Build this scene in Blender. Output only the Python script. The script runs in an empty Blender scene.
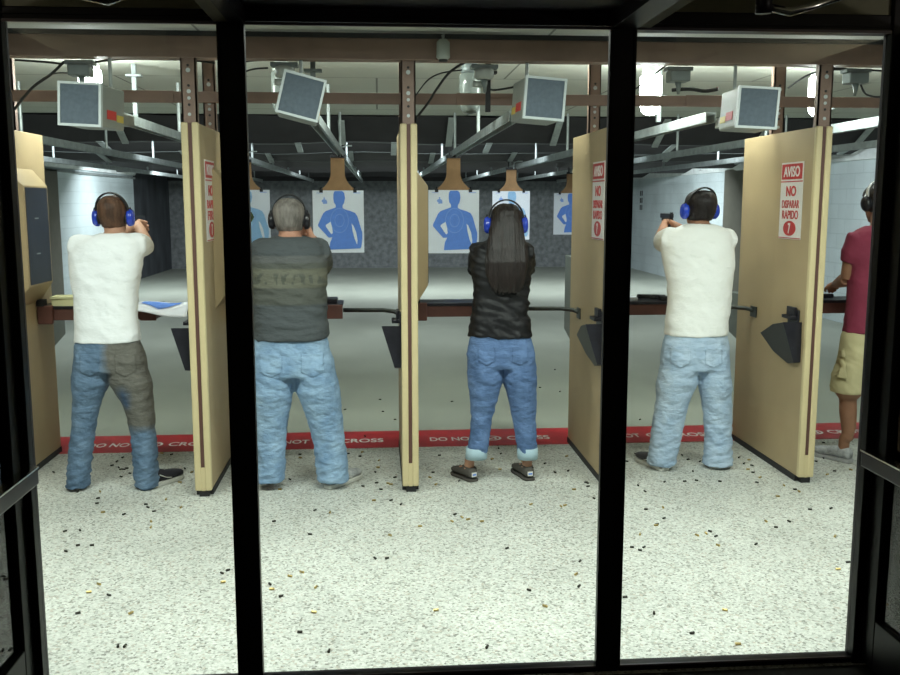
import bpy, bmesh, math, random
from mathutils import Vector, Matrix, noise
from mathutils.bvhtree import BVHTree
random.seed(7)
S = bpy.context.scene
C = S.collection
PI = math.pi
# ------------------------------------------------------------------ camera, world, lights, exposure
FL, HC = 942.0, 1.65
TH = math.radians(8.18); PSI = math.atan(72/942*math.cos(TH))
Fv = Vector((math.sin(PSI)*math.cos(TH), math.cos(PSI)*math.cos(TH), -math.sin(TH)))
Rv = Vector((math.cos(PSI), -math.sin(PSI), 0)); Uv = Rv.cross(Fv)
cd = bpy.data.cameras.new('camera'); cam = bpy.data.objects.new('camera', cd); C.objects.link(cam)
cd.sensor_width = 36; cd.lens = FL*36/900; cd.clip_start = .05; cd.clip_end = 200
M3 = Matrix((Rv, Uv, -Fv)).transposed()
cam.matrix_world = Matrix.Translation((0, 0, HC)) @ M3.to_4x4()
S.camera = cam
W = bpy.data.worlds.new('world'); S.world = W; W.use_nodes = True
W.node_tree.nodes['Background'].inputs[0].default_value = (.55, .6, .55, 1)
W.node_tree.nodes['Background'].inputs[1].default_value = .02
vs = S.view_settings
vs.view_transform = 'Standard'; vs.look = 'None'; vs.gamma = 1; vs.exposure = 0.0; vs.use_curve_mapping = False

def area(name, loc, sx, sy, power, col, rot=(0, 0, 0)):
    l = bpy.data.lights.new(name, 'AREA'); l.shape = 'RECTANGLE'; l.size = sx; l.size_y = sy
    l.energy = power; l.color = col
    o = bpy.data.objects.new(name, l); o.location = loc; o.rotation_euler = rot; C.objects.link(o)
    return o
COOL = (.93, 1.0, .93)
for x in (-1.9, .3, 2.5):                                   # fluorescent fixtures over the floor behind the booths
    area('fluorescent_and_fill', (x, 3.62, 2.47), 1.25, .22, 63, COOL)
for x in (-2.4, -1.2, 0, 1.2, 2.36, 3.6):                                   # unseen fill strips added behind the rear rail to brighten the targets
    area('fluorescent_and_fill', (x, 5.93, 2.53), .5, .05, 17, COOL, (math.radians(58), 0, 0))
for x in (-3.2, .5, 4.2):                                   # range lights hidden behind the first baffles
    area('range_light', (x, 11.15, 2.44), 2.6, 0.18, 62, (.88, .95, 1), (math.radians(38), 0, 0))
    area('range_light', (x, 17.0, 2.40), 2.6, .18, 150, (.88, .95, 1), (math.radians(30), 0, 0))
for x in (-2.3, 2.75):  # unseen fill lights added to lift the olive lobby ceiling
    area('lobby_fill', (x, 1.0, 1.8), .3, .3, 22, (1, .95, .85), (PI, 0, 0))

def at(px, py, Y):
    """world point at depth Y seen at photograph position (measurement helper)"""
    d = Fv + Rv*((px-450)/FL) + Uv*((337.5-py)/FL)
    t = Y/d.y
    return Vector((t*d.x, Y, HC+t*d.z))
def on_floor(px, py, z=0.0):
    d = Fv + Rv*((px-450)/FL) + Uv*((337.5-py)/FL)
    t = (z-HC)/d.z
    return Vector((t*d.x, t*d.y, z))
# ------------------------------------------------------------------ materials
def mat(name, col, rough=.6, metal=0, bump=0, bscale=60, var=0, vscale=8, spec=.5, coat=0, stretch=None, emit=None, es=0, bdist=.01):
    m = bpy.data.materials.new(name); m.use_nodes = True
    nt = m.node_tree; n = nt.nodes; b = n['Principled BSDF']
    b.inputs['Base Color'].default_value = (*col, 1); b.inputs['Roughness'].default_value = rough
    b.inputs['Metallic'].default_value = metal; b.inputs['Specular IOR Level'].default_value = spec
    b.inputs['Coat Weight'].default_value = coat
    if emit:
        b.inputs['Emission Color'].default_value = (*emit, 1); b.inputs['Emission Strength'].default_value = es
    tc = n.new('ShaderNodeTexCoord'); mp = n.new('ShaderNodeMapping')
    nt.links.new(tc.outputs['Object'], mp.inputs[0])
    if stretch: mp.inputs['Scale'].default_value = stretch
    if var:
        t = n.new('ShaderNodeTexNoise'); t.inputs['Scale'].default_value = vscale; t.inputs['Detail'].default_value = 5
        nt.links.new(mp.outputs[0], t.inputs['Vector'])
        r = n.new('ShaderNodeValToRGB'); r.color_ramp.elements[0].position = .3; r.color_ramp.elements[1].position = .7
        r.color_ramp.elements[0].color = (*[c*(1-var) for c in col], 1)
        r.color_ramp.elements[1].color = (*[min(1, c*(1+var)) for c in col], 1)
        nt.links.new(t.outputs['Fac'], r.inputs[0]); nt.links.new(r.outputs[0], b.inputs['Base Color'])
    if bump:
        t = n.new('ShaderNodeTexNoise'); t.inputs['Scale'].default_value = bscale; t.inputs['Detail'].default_value = 4
        nt.links.new(mp.outputs[0], t.inputs['Vector'])
        bp = n.new('ShaderNodeBump'); bp.inputs['Strength'].default_value = bump; bp.inputs['Distance'].default_value = bdist
        nt.links.new(t.outputs['Fac'], bp.inputs['Height']); nt.links.new(bp.outputs[0], b.inputs['Normal'])
    return m
M = {}
M['frame'] = mat('dark_bronze_aluminium', (.008, .006, .008), .42, .1, spec=.3)
M['frame_edge'] = mat('worn_aluminium_edge', (.10, .085, .10), .35, .6)
M['bar'] = mat('dark_push_bar', (.05, .045, .05), .3, .8)
M['olive'] = mat('olive_ceiling_paint', (.26, .25, .17), .8, var=.1)
M['darkwall'] = mat('dark_lobby_wall', (.05, .05, .045), .8, var=.1)
M['chrome'] = mat('chrome', (.7, .7, .68), .2, 1)
M['tan'] = mat('tan_painted_board', (.43, .325, .185), .55, bump=.12, bscale=90, var=.07, vscale=3)
M['cream'] = mat('cream_edge_trim', (.60, .50, .29), .5, var=.06, vscale=5)
M['groove'] = mat('brown_groove', (.10, .045, .035), .6)
M['brown'] = mat('brown_steel', (.23, .15, .118), .5, .05, var=.12, vscale=6, bump=.05)
M['rust'] = mat('red_brown_bench', (.13, .05, .038), .5, var=.2, vscale=10)
M['black'] = mat('black_rubber', (.012, .012, .014), .6, bump=.1)
M['blackmetal'] = mat('black_sheet_metal', (.022, .022, .03), .38, .3, var=.25, vscale=30)
M['steel'] = mat('galvanised_steel', (.40, .44, .44), .5, .6, var=.2, vscale=12)
M['strap'] = mat('pale_galvanised_strap', (.36, .40, .39), .6, .1, var=.15, vscale=10)
M['edgerod'] = mat('dull_edge_rod', (.16, .18, .18), .7)
M['rail'] = mat('dark_steel_rail', (.06, .065, .06), .4, .6)
M['mesh'] = mat('grey_blue_grille', (.105, .135, .17), .7, bump=.5, bscale=350, var=.12, vscale=60)
M['boxcase'] = mat('grey_enamel_case', (.27, .29, .27), .45, .1, var=.08)
M['whitetrim'] = mat('white_enamel_trim', (.5, .55, .56), .4)
M['red'] = mat('red_sticker', (.55, .04, .035), .5)
M['yellow'] = mat('yellow_sticker', (.6, .45, .08), .5)
M['cable'] = mat('black_cable', (.012, .014, .017), .5)
M['jbox'] = mat('grey_cast_conduit_box', (.17, .20, .20), .5, .4, var=.15)
M['jboxd'] = mat('dull_grey_bracket', (.15, .17, .17), .7, .1)
M['jboxl'] = mat('pale_cast_conduit_box', (.36, .39, .37), .5, .3, var=.15)
M['paper'] = mat('white_paper', (.78, .82, .90), .8, var=.03)
M['blue'] = mat('blue_print', (.12, .26, .74), .8, var=.05, vscale=20)
M['blueline'] = mat('pale_blue_print', (.25, .40, .82), .8)
M['card'] = mat('brown_cardboard', (.34, .20, .10), .85, var=.1, vscale=12)
M['redpaint'] = mat('red_floor_paint', (.42, .025, .03), .45, var=.18, vscale=9)
M['whitepaint'] = mat('white_lettering', (.75, .74, .72), .6)
M['signred'] = mat('sign_red', (.50, .035, .03), .4)
M['signwhite'] = mat('sign_white', (.75, .73, .70), .4)
M['brass'] = mat('brass', (.62, .47, .20), .28, .9)
M['darkbrass'] = mat('tarnished_casing', (.035, .033, .025), .5, .4)
M['yellowpad'] = mat('pale_yellow_paper', (.75, .72, .42), .8)
M['shield'] = mat('grey_rear_plate', (.17, .19, .18), .5, .2, var=.08)
M['panel'] = mat('dark_control_panel', (.028, .034, .05), .35, .1, var=.2, vscale=15)
M['lampglass'] = mat('lit_jar_glass', (.9, .95, .95), .3, emit=(.93, 1, .97), es=62)
M['jarglass'] = mat('unlit_jar_glass', (.13, .15, .14), .15, spec=.6)
M['tube'] = mat('lit_fluorescent_tube', (.9, .95, .9), .4, emit=(.93, 1, .93), es=4)
M['winwhite'] = mat('white_painted_blocks', (.62, .69, .71), .7)

def nodes(m): return m.node_tree, m.node_tree.nodes, m.node_tree.nodes['Principled BSDF']
def glass():
    m = bpy.data.materials.new('clear_pane_glass'); m.use_nodes = True; nt = m.node_tree; n = nt.nodes; n.clear()
    o = n.new('ShaderNodeOutputMaterial'); t = n.new('ShaderNodeBsdfTransparent'); g = n.new('ShaderNodeBsdfGlossy')
    t.inputs[0].default_value = (.96, .98, .965, 1); g.inputs['Roughness'].default_value = .01
    f = n.new('ShaderNodeFresnel'); f.inputs[0].default_value = 1.45
    mx = n.new('ShaderNodeMixShader'); nt.links.new(f.outputs[0], mx.inputs[0])
    nt.links.new(t.outputs[0], mx.inputs[1]); nt.links.new(g.outputs[0], mx.inputs[2]); nt.links.new(mx.outputs[0], o.inputs[0])
    return m
M['glass'] = glass()
def floor_mat():
    m = mat('speckled_epoxy_floor', (.6, .6, .55), .55, spec=.35); nt, n, b = nodes(m); tc = n.new('ShaderNodeTexCoord')
    v = n.new('ShaderNodeTexVoronoi'); v.inputs['Scale'].default_value = 105
    nt.links.new(tc.outputs['Object'], v.inputs['Vector'])
    r = n.new('ShaderNodeValToRGB'); r.color_ramp.interpolation = 'CONSTANT'
    el = r.color_ramp.elements
    pal = [(0, (.60, .62, .57)), (.30, (.70, .71, .66)), (.55, (.44, .45, .41)), (.70, (.76, .77, .72)), (.86, (.28, .28, .25)), (.93, (.56, .52, .45))]
    el[0].color = (*pal[0][1], 1); el[1].position = pal[1][0]; el[1].color = (*pal[1][1], 1)
    for p, c in pal[2:]:
        e = el.new(p); e.color = (*c, 1)
    sp = n.new('ShaderNodeSeparateColor'); nt.links.new(v.outputs['Color'], sp.inputs[0]); nt.links.new(sp.outputs[0], r.inputs[0])
    t = n.new('ShaderNodeTexNoise'); t.inputs['Scale'].default_value = 1.6; t.inputs['Detail'].default_value = 6
    nt.links.new(tc.outputs['Object'], t.inputs['Vector'])
    mr = n.new('ShaderNodeMapRange'); mr.inputs[1].default_value = .3; mr.inputs[2].default_value = .7; mr.inputs[3].default_value = .76; mr.inputs[4].default_value = .93
    nt.links.new(t.outputs['Fac'], mr.inputs[0])
    mx = n.new('ShaderNodeVectorMath'); mx.operation = 'SCALE'; nt.links.new(r.outputs[0], mx.inputs[0]); nt.links.new(mr.outputs[0], mx.inputs['Scale'])
    nt.links.new(mx.outputs[0], b.inputs['Base Color'])
    bp = n.new('ShaderNodeBump'); bp.inputs['Strength'].default_value = .25; bp.inputs['Distance'].default_value = .004
    nt.links.new(v.outputs['Distance'], bp.inputs['Height']); nt.links.new(bp.outputs[0], b.inputs['Normal'])
    return m
M['floor'] = floor_mat()
M['rangefloor'] = mat('range_concrete', (.36, .38, .325), .5, var=.12, vscale=1.3, bump=.06, bscale=20, stretch=(1, .5, 1))
def block_mat():
    m = mat('white_painted_block_wall', (.62, .70, .72), .65); nt, n, b = nodes(m); tc = n.new('ShaderNodeTexCoord')
    mp = n.new('ShaderNodeMapping'); mp.inputs['Rotation'].default_value = (PI/2, 0, PI/2)
    sx = n.new('ShaderNodeSeparateXYZ'); cb = n.new('ShaderNodeCombineXYZ')
    nt.links.new(tc.outputs['Object'], sx.inputs[0]); nt.links.new(sx.outputs['Y'], cb.inputs['X']); nt.links.new(sx.outputs['Z'], cb.inputs['Y'])
    k = n.new('ShaderNodeTexBrick'); k.inputs['Scale'].default_value = 1; k.inputs['Brick Width'].default_value = .41; k.inputs['Row Height'].default_value = .203
    k.inputs['Mortar Size'].default_value = .006
    k.inputs['Color1'].default_value = (.62, .70, .72, 1); k.inputs['Color2'].default_value = (.59, .67, .69, 1); k.inputs['Mortar'].default_value = (.50, .58, .60, 1)
    nt.links.new(cb.outputs[0], k.inputs['Vector'])
    t = n.new('ShaderNodeTexNoise'); t.inputs['Scale'].default_value = 1.1; t.inputs['Detail'].default_value = 6
    nt.links.new(tc.outputs['Object'], t.inputs['Vector'])
    mr = n.new('ShaderNodeMapRange'); mr.inputs[1].default_value = .3; mr.inputs[2].default_value = .65; mr.inputs[3].default_value = .8; mr.inputs[4].default_value = 1.05
    nt.links.new(t.outputs['Fac'], mr.inputs[0])
    mx = n.new('ShaderNodeVectorMath'); mx.operation = 'SCALE'; nt.links.new(k.outputs[0], mx.inputs[0]); nt.links.new(mr.outputs[0], mx.inputs['Scale'])
    nt.links.new(mx.outputs[0], b.inputs['Base Color'])
    return m
M['block'] = block_mat()
def ceil_mat():
    m = mat('painted_ceiling_panels', (.60, .61, .53), .75, bump=.1, bscale=4); nt, n, b = nodes(m); tc = n.new('ShaderNodeTexCoord')
    k = n.new('ShaderNodeTexBrick'); k.inputs['Scale'].default_value = 1; k.inputs['Brick Width'].default_value = 1.9; k.inputs['Row Height'].default_value = 2.4
    k.inputs['Mortar Size'].default_value = .008
    k.inputs['Color1'].default_value = (.62, .63, .55, 1); k.inputs['Color2'].default_value = (.57, .59, .51, 1); k.inputs['Mortar'].default_value = (.22, .22, .19, 1)
    nt.links.new(tc.outputs['Object'], k.inputs['Vector']); nt.links.new(k.outputs[0], b.inputs['Base Color'])
    return m
M['ceil'] = ceil_mat()
M['rubber'] = mat('dark_rubber_baffle', (.024, .022, .025), .8, var=.25, vscale=3, bump=.2, bscale=8)
M['trap'] = mat('shredded_rubber_backstop', (.17, .18, .185), .95, bump=.8, bscale=14, var=.35, vscale=9)
M['darkside'] = mat('dark_stained_side_panel', (.05, .055, .065), .8, var=.45, vscale=2.5, stretch=(1, 1, .5))
M['doorgrey'] = mat('brown_grey_door', (.13, .125, .10), .6, var=.1)
M['whitelip'] = mat('torn_white_insulation', (.70, .74, .74), .8, var=.12, vscale=7, bump=.4, bscale=9)

# ------------------------------------------------------------------ mesh helpers
class MB:
    def __init__(s): s.v = []; s.f = []
    def add(s, vs, fs):
        k = len(s.v); s.v += [Vector(v) for v in vs]; s.f += [tuple(i+k for i in f) for f in fs]; return s
    def box(s, a, b, rot=None, piv=None):
        (x0, y0, z0), (x1, y1, z1) = a, b
        vs = [Vector(p) for p in ((x0,y0,z0),(x1,y0,z0),(x1,y1,z0),(x0,y1,z0),(x0,y0,z1),(x1,y0,z1),(x1,y1,z1),(x0,y1,z1))]
        if rot is not None:
            c = Vector(piv) if piv is not None else sum(vs, Vector())/8
            vs = [c + rot @ (v-c) for v in vs]
        return s.add(vs, [(0,3,2,1),(4,5,6,7),(0,1,5,4),(1,2,6,5),(2,3,7,6),(3,0,4,7)])
    def tube(s, pts, r, n=12, cap=True, flat=1.0):
        pts = [Vector(p) for p in pts]
        if not isinstance(r, (list, tuple)): r = [r]*len(pts)
        rings = []; ref = None
        for i, p in enumerate(pts):
            t = (pts[min(i+1, len(pts)-1)] - pts[max(i-1, 0)]).normalized()
            if ref is None:
                ref = Vector((1,0,0)) if abs(t.x) < .8 else Vector((0,0,1))
            u = (ref - t*ref.dot(t)).normalized(); w = t.cross(u); ref = u
            rings.append([p + (u*math.cos(a)+w*math.sin(a)*flat)*r[i] for a in [2*PI*j/n for j in range(n)]])
        return s.loft(rings, cap)
    def loft(s, rings, cap=True):
        n = len(rings[0]); vs = [p for r in rings for p in r]; fs = []
        for i in range(len(rings)-1):
            for j in range(n):
                a = i*n+j; b = i*n+(j+1) % n
                fs.append((a, b, b+n, a+n))
        if cap: fs.append(tuple(range(n-1, -1, -1))); fs.append(tuple(range((len(rings)-1)*n, len(rings)*n)))
        return s.add(vs, fs)
    def hring(s, rows, n=28, p=2.2, cap=True):
        """rows: (cx, cy, z, a, b) horizontal superellipse sections"""
        rings = []
        for cx, cy, z, a, b in rows:
            r = []
            for j in range(n):
                t = 2*PI*j/n; c, q = math.cos(t), math.sin(t)
                r.append(Vector((cx + a*math.copysign(abs(c)**(2/p), c), cy + b*math.copysign(abs(q)**(2/p), q), z)))
            rings.append(r)
        return s.loft(rings, cap)
    def ell(s, c, r, n=14, rot=None):
        c = Vector(c); rings = []
        for i in range(1, n//2+1):
            ph = PI*i/(n//2+1); ring = []
            for j in range(n):
                t = 2*PI*j/n
                v = Vector((r[0]*math.sin(ph)*math.cos(t), r[1]*math.sin(ph)*math.sin(t), -r[2]*math.cos(ph)))
                if rot is not None: v = rot @ v
                ring.append(c+v)
            rings.append(ring)
        return s.loft(rings)
    def prism(s, poly, y0, y1):
        """poly in (x, z), extruded from y0 to y1"""
        n = len(poly)
        vs = [(x, y0, z) for x, z in poly] + [(x, y1, z) for x, z in poly]
        area_ = sum(poly[i][0]*poly[(i+1) % n][1]-poly[(i+1) % n][0]*poly[i][1] for i in range(n))
        fr = tuple(range(n)) if area_ > 0 else tuple(range(n-1, -1, -1))
        bk = tuple(i+n for i in reversed(fr))
        fs = [fr, bk]
        for i in range(n):
            j = (i+1) % n
            fs.append((i, i+n, j+n, j) if area_ > 0 else (j, j+n, i+n, i))
        return s.add(vs, fs)
    def xf(s, m):
        s.v = [m @ v for v in s.v]; return s
    def mesh(s, name):
        me = bpy.data.meshes.new(name); me.from_pydata([tuple(v) for v in s.v], [], s.f); me.update(); return me

def obj(name, mb, m, parent=None, smooth=False, bevel=0, origin=None, kind=None):
    off = Vector((0, 0, 0))
    if parent is not None:
        p = parent
        while p is not None: off += p.location; p = p.parent
    if isinstance(mb, MB):
        if origin is not None and parent is None: o0 = Vector(origin)
        else: o0 = off
        mb2 = MB(); mb2.v = [v-o0 for v in mb.v]; mb2.f = mb.f
        me = mb2.mesh(name)
    else:
        me = mb; o0 = off
        for v in me.vertices: v.co = v.co - off
    if isinstance(m, str): m = M[m]
    me.materials.append(m)
    if smooth:
        for p in me.polygons: p.use_smooth = True
    o = bpy.data.objects.new(name, me); C.objects.link(o)
    if parent is not None: o.parent = parent
    elif origin is not None: o.location = origin
    if bevel:
        b = o.modifiers.new('bevel', 'BEVEL'); b.width = bevel; b.segments = 2; b.limit_method = 'ANGLE'
    if kind: o['kind'] = kind
    return o
def thing(name, label, cat, loc=(0, 0, 0), group=None):
    o = bpy.data.objects.new(name, None); C.objects.link(o); o.location = loc; o.empty_display_size = .1
    o['label'] = label; o['category'] = cat
    if group: o['group'] = group
    return o
def tag(o, label, cat, group=None):
    o['label'] = label; o['category'] = cat
    if group: o['group'] = group
    return o
def struct(name, mb, m, **k): return obj(name, mb, m, kind='structure', **k)
def dup(root, loc, label=None, group=None, rotz=None):
    r = root.copy(); C.objects.link(r); r.location = loc
    if rotz is not None: r.rotation_euler = (0, 0, rotz)
    if label: r['label'] = label
    if group: r['group'] = group
    for ch in list(root.children):
        c = ch.copy(); C.objects.link(c); c.parent = r
        for g in list(ch.children):
            d = g.copy(); C.objects.link(d); d.parent = c
    return r
def ev_mesh(o, name):
    dg = bpy.context.evaluated_depsgraph_get(); dg.update()
    return bpy.data.meshes.new_from_object(o.evaluated_get(dg), depsgraph=dg)
def vox(name, mb, size, m, parent, it=3, fn=None, label=None):
    t = bpy.data.objects.new('tmp', mb.mesh('tmp')); C.objects.link(t)
    r = t.modifiers.new('r', 'REMESH'); r.mode = 'VOXEL'; r.voxel_size = size; r.use_smooth_shade = True
    if it:
        q = t.modifiers.new('s', 'SMOOTH'); q.factor = .5; q.iterations = it
    me = ev_mesh(t, name); old = t.data
    bpy.data.objects.remove(t); bpy.data.meshes.remove(old)
    me.name = name
    if fn:
        me.update()
        nn = [v.normal.copy() for v in me.vertices]
        for v, no in zip(me.vertices, nn): v.co = fn(v.co.copy(), no)
    me.materials.clear()
    o = obj(name, me, m, parent, smooth=True)
    if label: o['label'] = label
    return o
def text(body, cx, cz, w, h, m, parent, name='lettering', y=0.0, depth=.002, xf=None, flat=False, label=None, bold=0):
    cu = bpy.data.curves.new('t', 'FONT'); cu.body = body; cu.extrude = .001; cu.size = 1; cu.offset = bold
    t = bpy.data.objects.new('t', cu); C.objects.link(t)
    me = ev_mesh(t, name); bpy.data.objects.remove(t); bpy.data.curves.remove(cu)
    xs = [v.co.x for v in me.vertices]; ys = [v.co.y for v in me.vertices]
    x0, x1, y0, y1 = min(xs), max(xs), min(ys), max(ys)
    for v in me.vertices:
        X = cx + ((v.co.x-x0)/(x1-x0)-.5)*w; Z = cz + ((v.co.y-y0)/(y1-y0)-.5)*h
        D = y - (depth if v.co.z > 0 else 0)
        v.co = (X, Z, -D) if flat else (X, D, Z)
    if xf is not None: me.transform(xf)
    me.name = name; me.materials.clear()
    o = obj(name, me, m, parent)
    if label: o['label'] = label
    return o
# ------------------------------------------------------------------ setting
LANE = [-1.585 + 1.17*i for i in range(5)]                  # lane centres
PART = [-2.17 + 1.17*i for i in range(5)]                   # partition centres
XL, XR, YB, YG = -5.15, 6.35, 24.0, 3.12
struct('floor', MB().box((-5.3, YG-.05, -.1), (6.5, 6.70, 0)), 'floor')
struct('floor', MB().box((-5.3, 6.70, -.1), (6.5, 24.3, 0)), 'rangefloor')
struct('floor', MB().box((-5.3, -2, -.1), (6.5, YG-.05, 0)), 'darkwall')
struct('ceiling', MB().box((-5.3, YG-.05, 2.56), (6.5, 10.2, 2.7)), 'ceil')
struct('ceiling', MB().box((-5.3, 10.2, 2.62), (6.5, 24.3, 2.75)), 'rubber')
struct('wall_left', MB().box((XL-.15, YG, 0), (XL, 20.6, 2.62)), 'block')
struct('wall_left', MB().box((XL-.15, 20.6, 0), (XL, YB, 2.62)), 'darkside')
struct('wall_right', MB().box((XR, YG, 0), (XR+.15, YB, 2.62)), 'block')
struct('wall_back', MB().box((XL, YB, 0), (XR, YB+.2, 2.17)), 'trap')
struct('wall_back', MB().box((XL, YB-.12, 2.17), (XR, YB+.2, 2.62)), 'rubber')
# door recesses low on the side walls
struct('door_1', MB().box((XL, 14.7, 0), (XL+.05, 15.7, 2.17)), 'doorgrey', bevel=.01)
struct('door_2', MB().box((XR-.05, 15.6, 0), (XR, 17.0, 2.26)), 'doorgrey', bevel=.03)
# conduit trim along the side walls
struct('trim_1', MB().box((XL, 6.5, 2.13), (XL+.05, 20.6, 2.17)), 'steel')
struct('trim_2', MB().box((XR-.05, 6.5, 2.26), (XR, YB, 2.30)), 'steel')
# torn insulation above the side walls (ragged lip in front of dark wall top)
def ragged(x, sgn, y0, y1, seed, zb=2.42):
    mb = MB(); rnd = random.Random(seed); n = 46; poly = []
    for i in range(n+1):
        y = y0+(y1-y0)*i/n
        z = zb + .06*noise.noise((y*.9, seed, 0))+rnd.uniform(-.025, .025)
        poly.append((y, z))
    vs = []; fs = []
    for i, (y, z) in enumerate(poly):
        o = .03*noise.noise((y*2, 3, seed))
        vs += [(x, y, 2.2), (x+sgn*(.05+o), y, 2.2), (x+sgn*(.09+o), y, z-.04), (x+sgn*(.05), y, z), (x, y, z)]
    for i in range(n):
        for j in range(4):
            a = i*5+j; fs.append((a, a+5, a+6, a+1))
    mb.add(vs, fs); return mb
struct('trim_3', ragged(XL, 1, 8, 20.6, 2, 2.37), 'whitelip')
struct('trim_4', ragged(XR, -1, 8, YB-.2, 5, 2.50), 'whitelip')
struct('wall_left', MB().box((XL-.02, 6.5, 2.36), (XL+.03, 20.6, 2.6)), 'rubber')
struct('wall_right', MB().box((XR-.03, 6.5, 2.36), (XR+.02, YB, 2.6)), 'rubber')
# vertical number marks on the right wall read as small dark strokes
for yc, zc in ((22.6, 1.62), (15.4, 1.6)):
    mb = MB()
    if yc > 20:
        for k in range(3):
            z = zc-.16+k*.17
            mb.box((XR-.008, yc-.10, z), (XR-.001, yc-.04, z+.12)); mb.box((XR-.008, yc+.03, z), (XR-.001, yc+.1, z+.12))
        o = struct('trim_5', mb, 'rubber')
# baffles
bz = [(10.2, 2.56, 10.68, 2.305), (10.75, 2.6, 12.35, 2.285), (12.5, 2.6, 14.3, 2.26), (14.5, 2.6, 16.6, 2.25), (16.9, 2.6, 19.2, 2.24), (19.5, 2.6, 22.4, 2.23)]
for bi, (y0, z0, y1, z1) in enumerate(bz):
    mb = MB(); n = 60; vs = []; fs = []
    for i in range(n+1):
        x = XL+(XR-XL)*i/n
        s0 = .012*noise.noise((x*1.3, bi*7, 0)) - .02*abs(math.sin((x+.38)*PI/1.17/1))*(1 if bi == 0 else .5)
        s1 = .02*noise.noise((x*1.1, bi*5, 9))+.012*math.cos(x*2.7)
        vs += [(x, y0, z0+s0), (x, y1, z1+s1), (x, y1+.03, z1+s1+.01), (x, y0+.03, z0+s0+.01)]
    for i in range(n):
        for j in range(4):
            a = i*4+j; b = i*4+(j+1) % 4; fs.append((a, b, b+4, a+4))
    mb.add(vs, fs)
    o = obj('ceiling_baffle', mb, 'rubber')
    tag(o, ['dark rubber baffle sheet hanging at the end of the pale ceiling, nearest row',
            'second dark rubber baffle row behind the nearest one', 'third dark rubber baffle row above the nearer targets',
            'fourth dark baffle row beyond the nearer targets', 'fifth dark baffle row towards the backstop', 'dark baffle row farthest away, just before the backstop'][bi], 'baffle', 'rubber baffles hung across the range ceiling')
    # a thin bright edge rod on the lower edge
    if bi < 3: obj('edge_rod', MB().tube([(XL+.05+(XR-XL-.1)*i/30, y1-.005, z1-.012+.02*noise.noise(((XL+(XR-XL)*i/30)*1.1, bi*5, 9))+.012*math.cos((XL+(XR-XL)*i/30)*2.7)) for i in range(31)], .003, 6), 'edgerod', o)
    for k in (range(-5, 8) if bi < 3 else ()):
        x = -.38+.585*2*k+(.585 if bi % 2 else 0)+.12*noise.noise((k, bi, 4))
        if not XL+.1 < x < XR-.1: continue
        d = Vector((0, y1-y0, z1-z0)).normalized(); nrm = Vector((0, d.z, -d.y)); w = .035
        f0, f1 = (.0, .98) if (k+bi) % 2 else (.25, .9)
        if bi == 0: f0, f1 = (0., 1.0) if k % 2 else (.12, .95)
        p0 = Vector((x, y0, z0))+Vector((0, y1-y0, z1-z0))*f0+nrm*.045
        p1 = Vector((x, y0, z0))+Vector((0, y1-y0, z1-z0))*f1+nrm*.05
        q = MB(); sx = Vector((w, 0, 0))
        q.add([p0-sx, p0+sx, p1+sx, p1-sx]+[v+nrm*-.02 for v in (p0-sx, p0+sx, p1+sx, p1-sx)],
              [(0,1,2,3),(7,6,5,4),(0,4,5,1),(1,5,6,2),(2,6,7,3),(3,7,4,0)])
        obj('strap', q, 'strap', o)
# ------------------------------------------------------------------ storefront frame and lobby
FY0, FY1 = 3.09, 3.14
def frame_box(name, a, b, edge=None):
    return struct(name, MB().box(a, b), 'frame', bevel=.004)
frame_box('window_1', (-1.245, FY0-.01, 0), (-1.144, FY1, 2.50))
frame_box('window_2', (-.491, FY0, 0), (-.414, FY1, 2.50))
frame_box('window_3', (.757, FY0, 0), (.832, FY1, 2.50))
frame_box('window_4', (1.689, FY0-.01, 0), (1.80, FY1, 2.50))
frame_box('trim_6', (-1.144, FY0, 2.205), (-.491, FY1, 2.245))
frame_box('trim_7', (-.414, FY0, 2.210), (.757, FY1, 2.50))
frame_box('trim_8', (.832, FY0, 2.198), (1.689, FY1, 2.258))
for i, (a, b) in enumerate(((-1.144, -.491), (-.414, .757), (.832, 1.689))):
    frame_box('trim_%d' % (9+i), (a, FY0, 0), (b, FY1, .022))
    struct('window_%d' % (5+i), MB().box((a, 3.115, .02), (b, 3.121, 2.21)), 'glass')
    # slim glazing bead on the room side
    struct('trim_%d' % (12+i), MB().box((a, FY0-.006, 2.198), (b, FY0+.004, 2.207)), 'frame_edge')
    struct('trim_%d' % (32+i), MB().box((a, FY0-.004, .018), (b, FY0+.004, .025)), 'frame_edge')
for i, x in enumerate((-.416, .755, .834, -.493)):
    struct('trim_%d' % (15+i), MB().box((x-.004, FY0-.004, .02), (x+.004, FY0+.004, 2.2)), 'frame')
# beads in the dark frame above
for i, (a, b, z) in enumerate(((-1.144, -.491, 2.222), (-.414, .757, 2.225), (.832, 1.689, 2.218))):
    struct('trim_%d' % (19+i), MB().box((a, FY0-.006, z), (b, FY0, z+.004)), 'frame')
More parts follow.
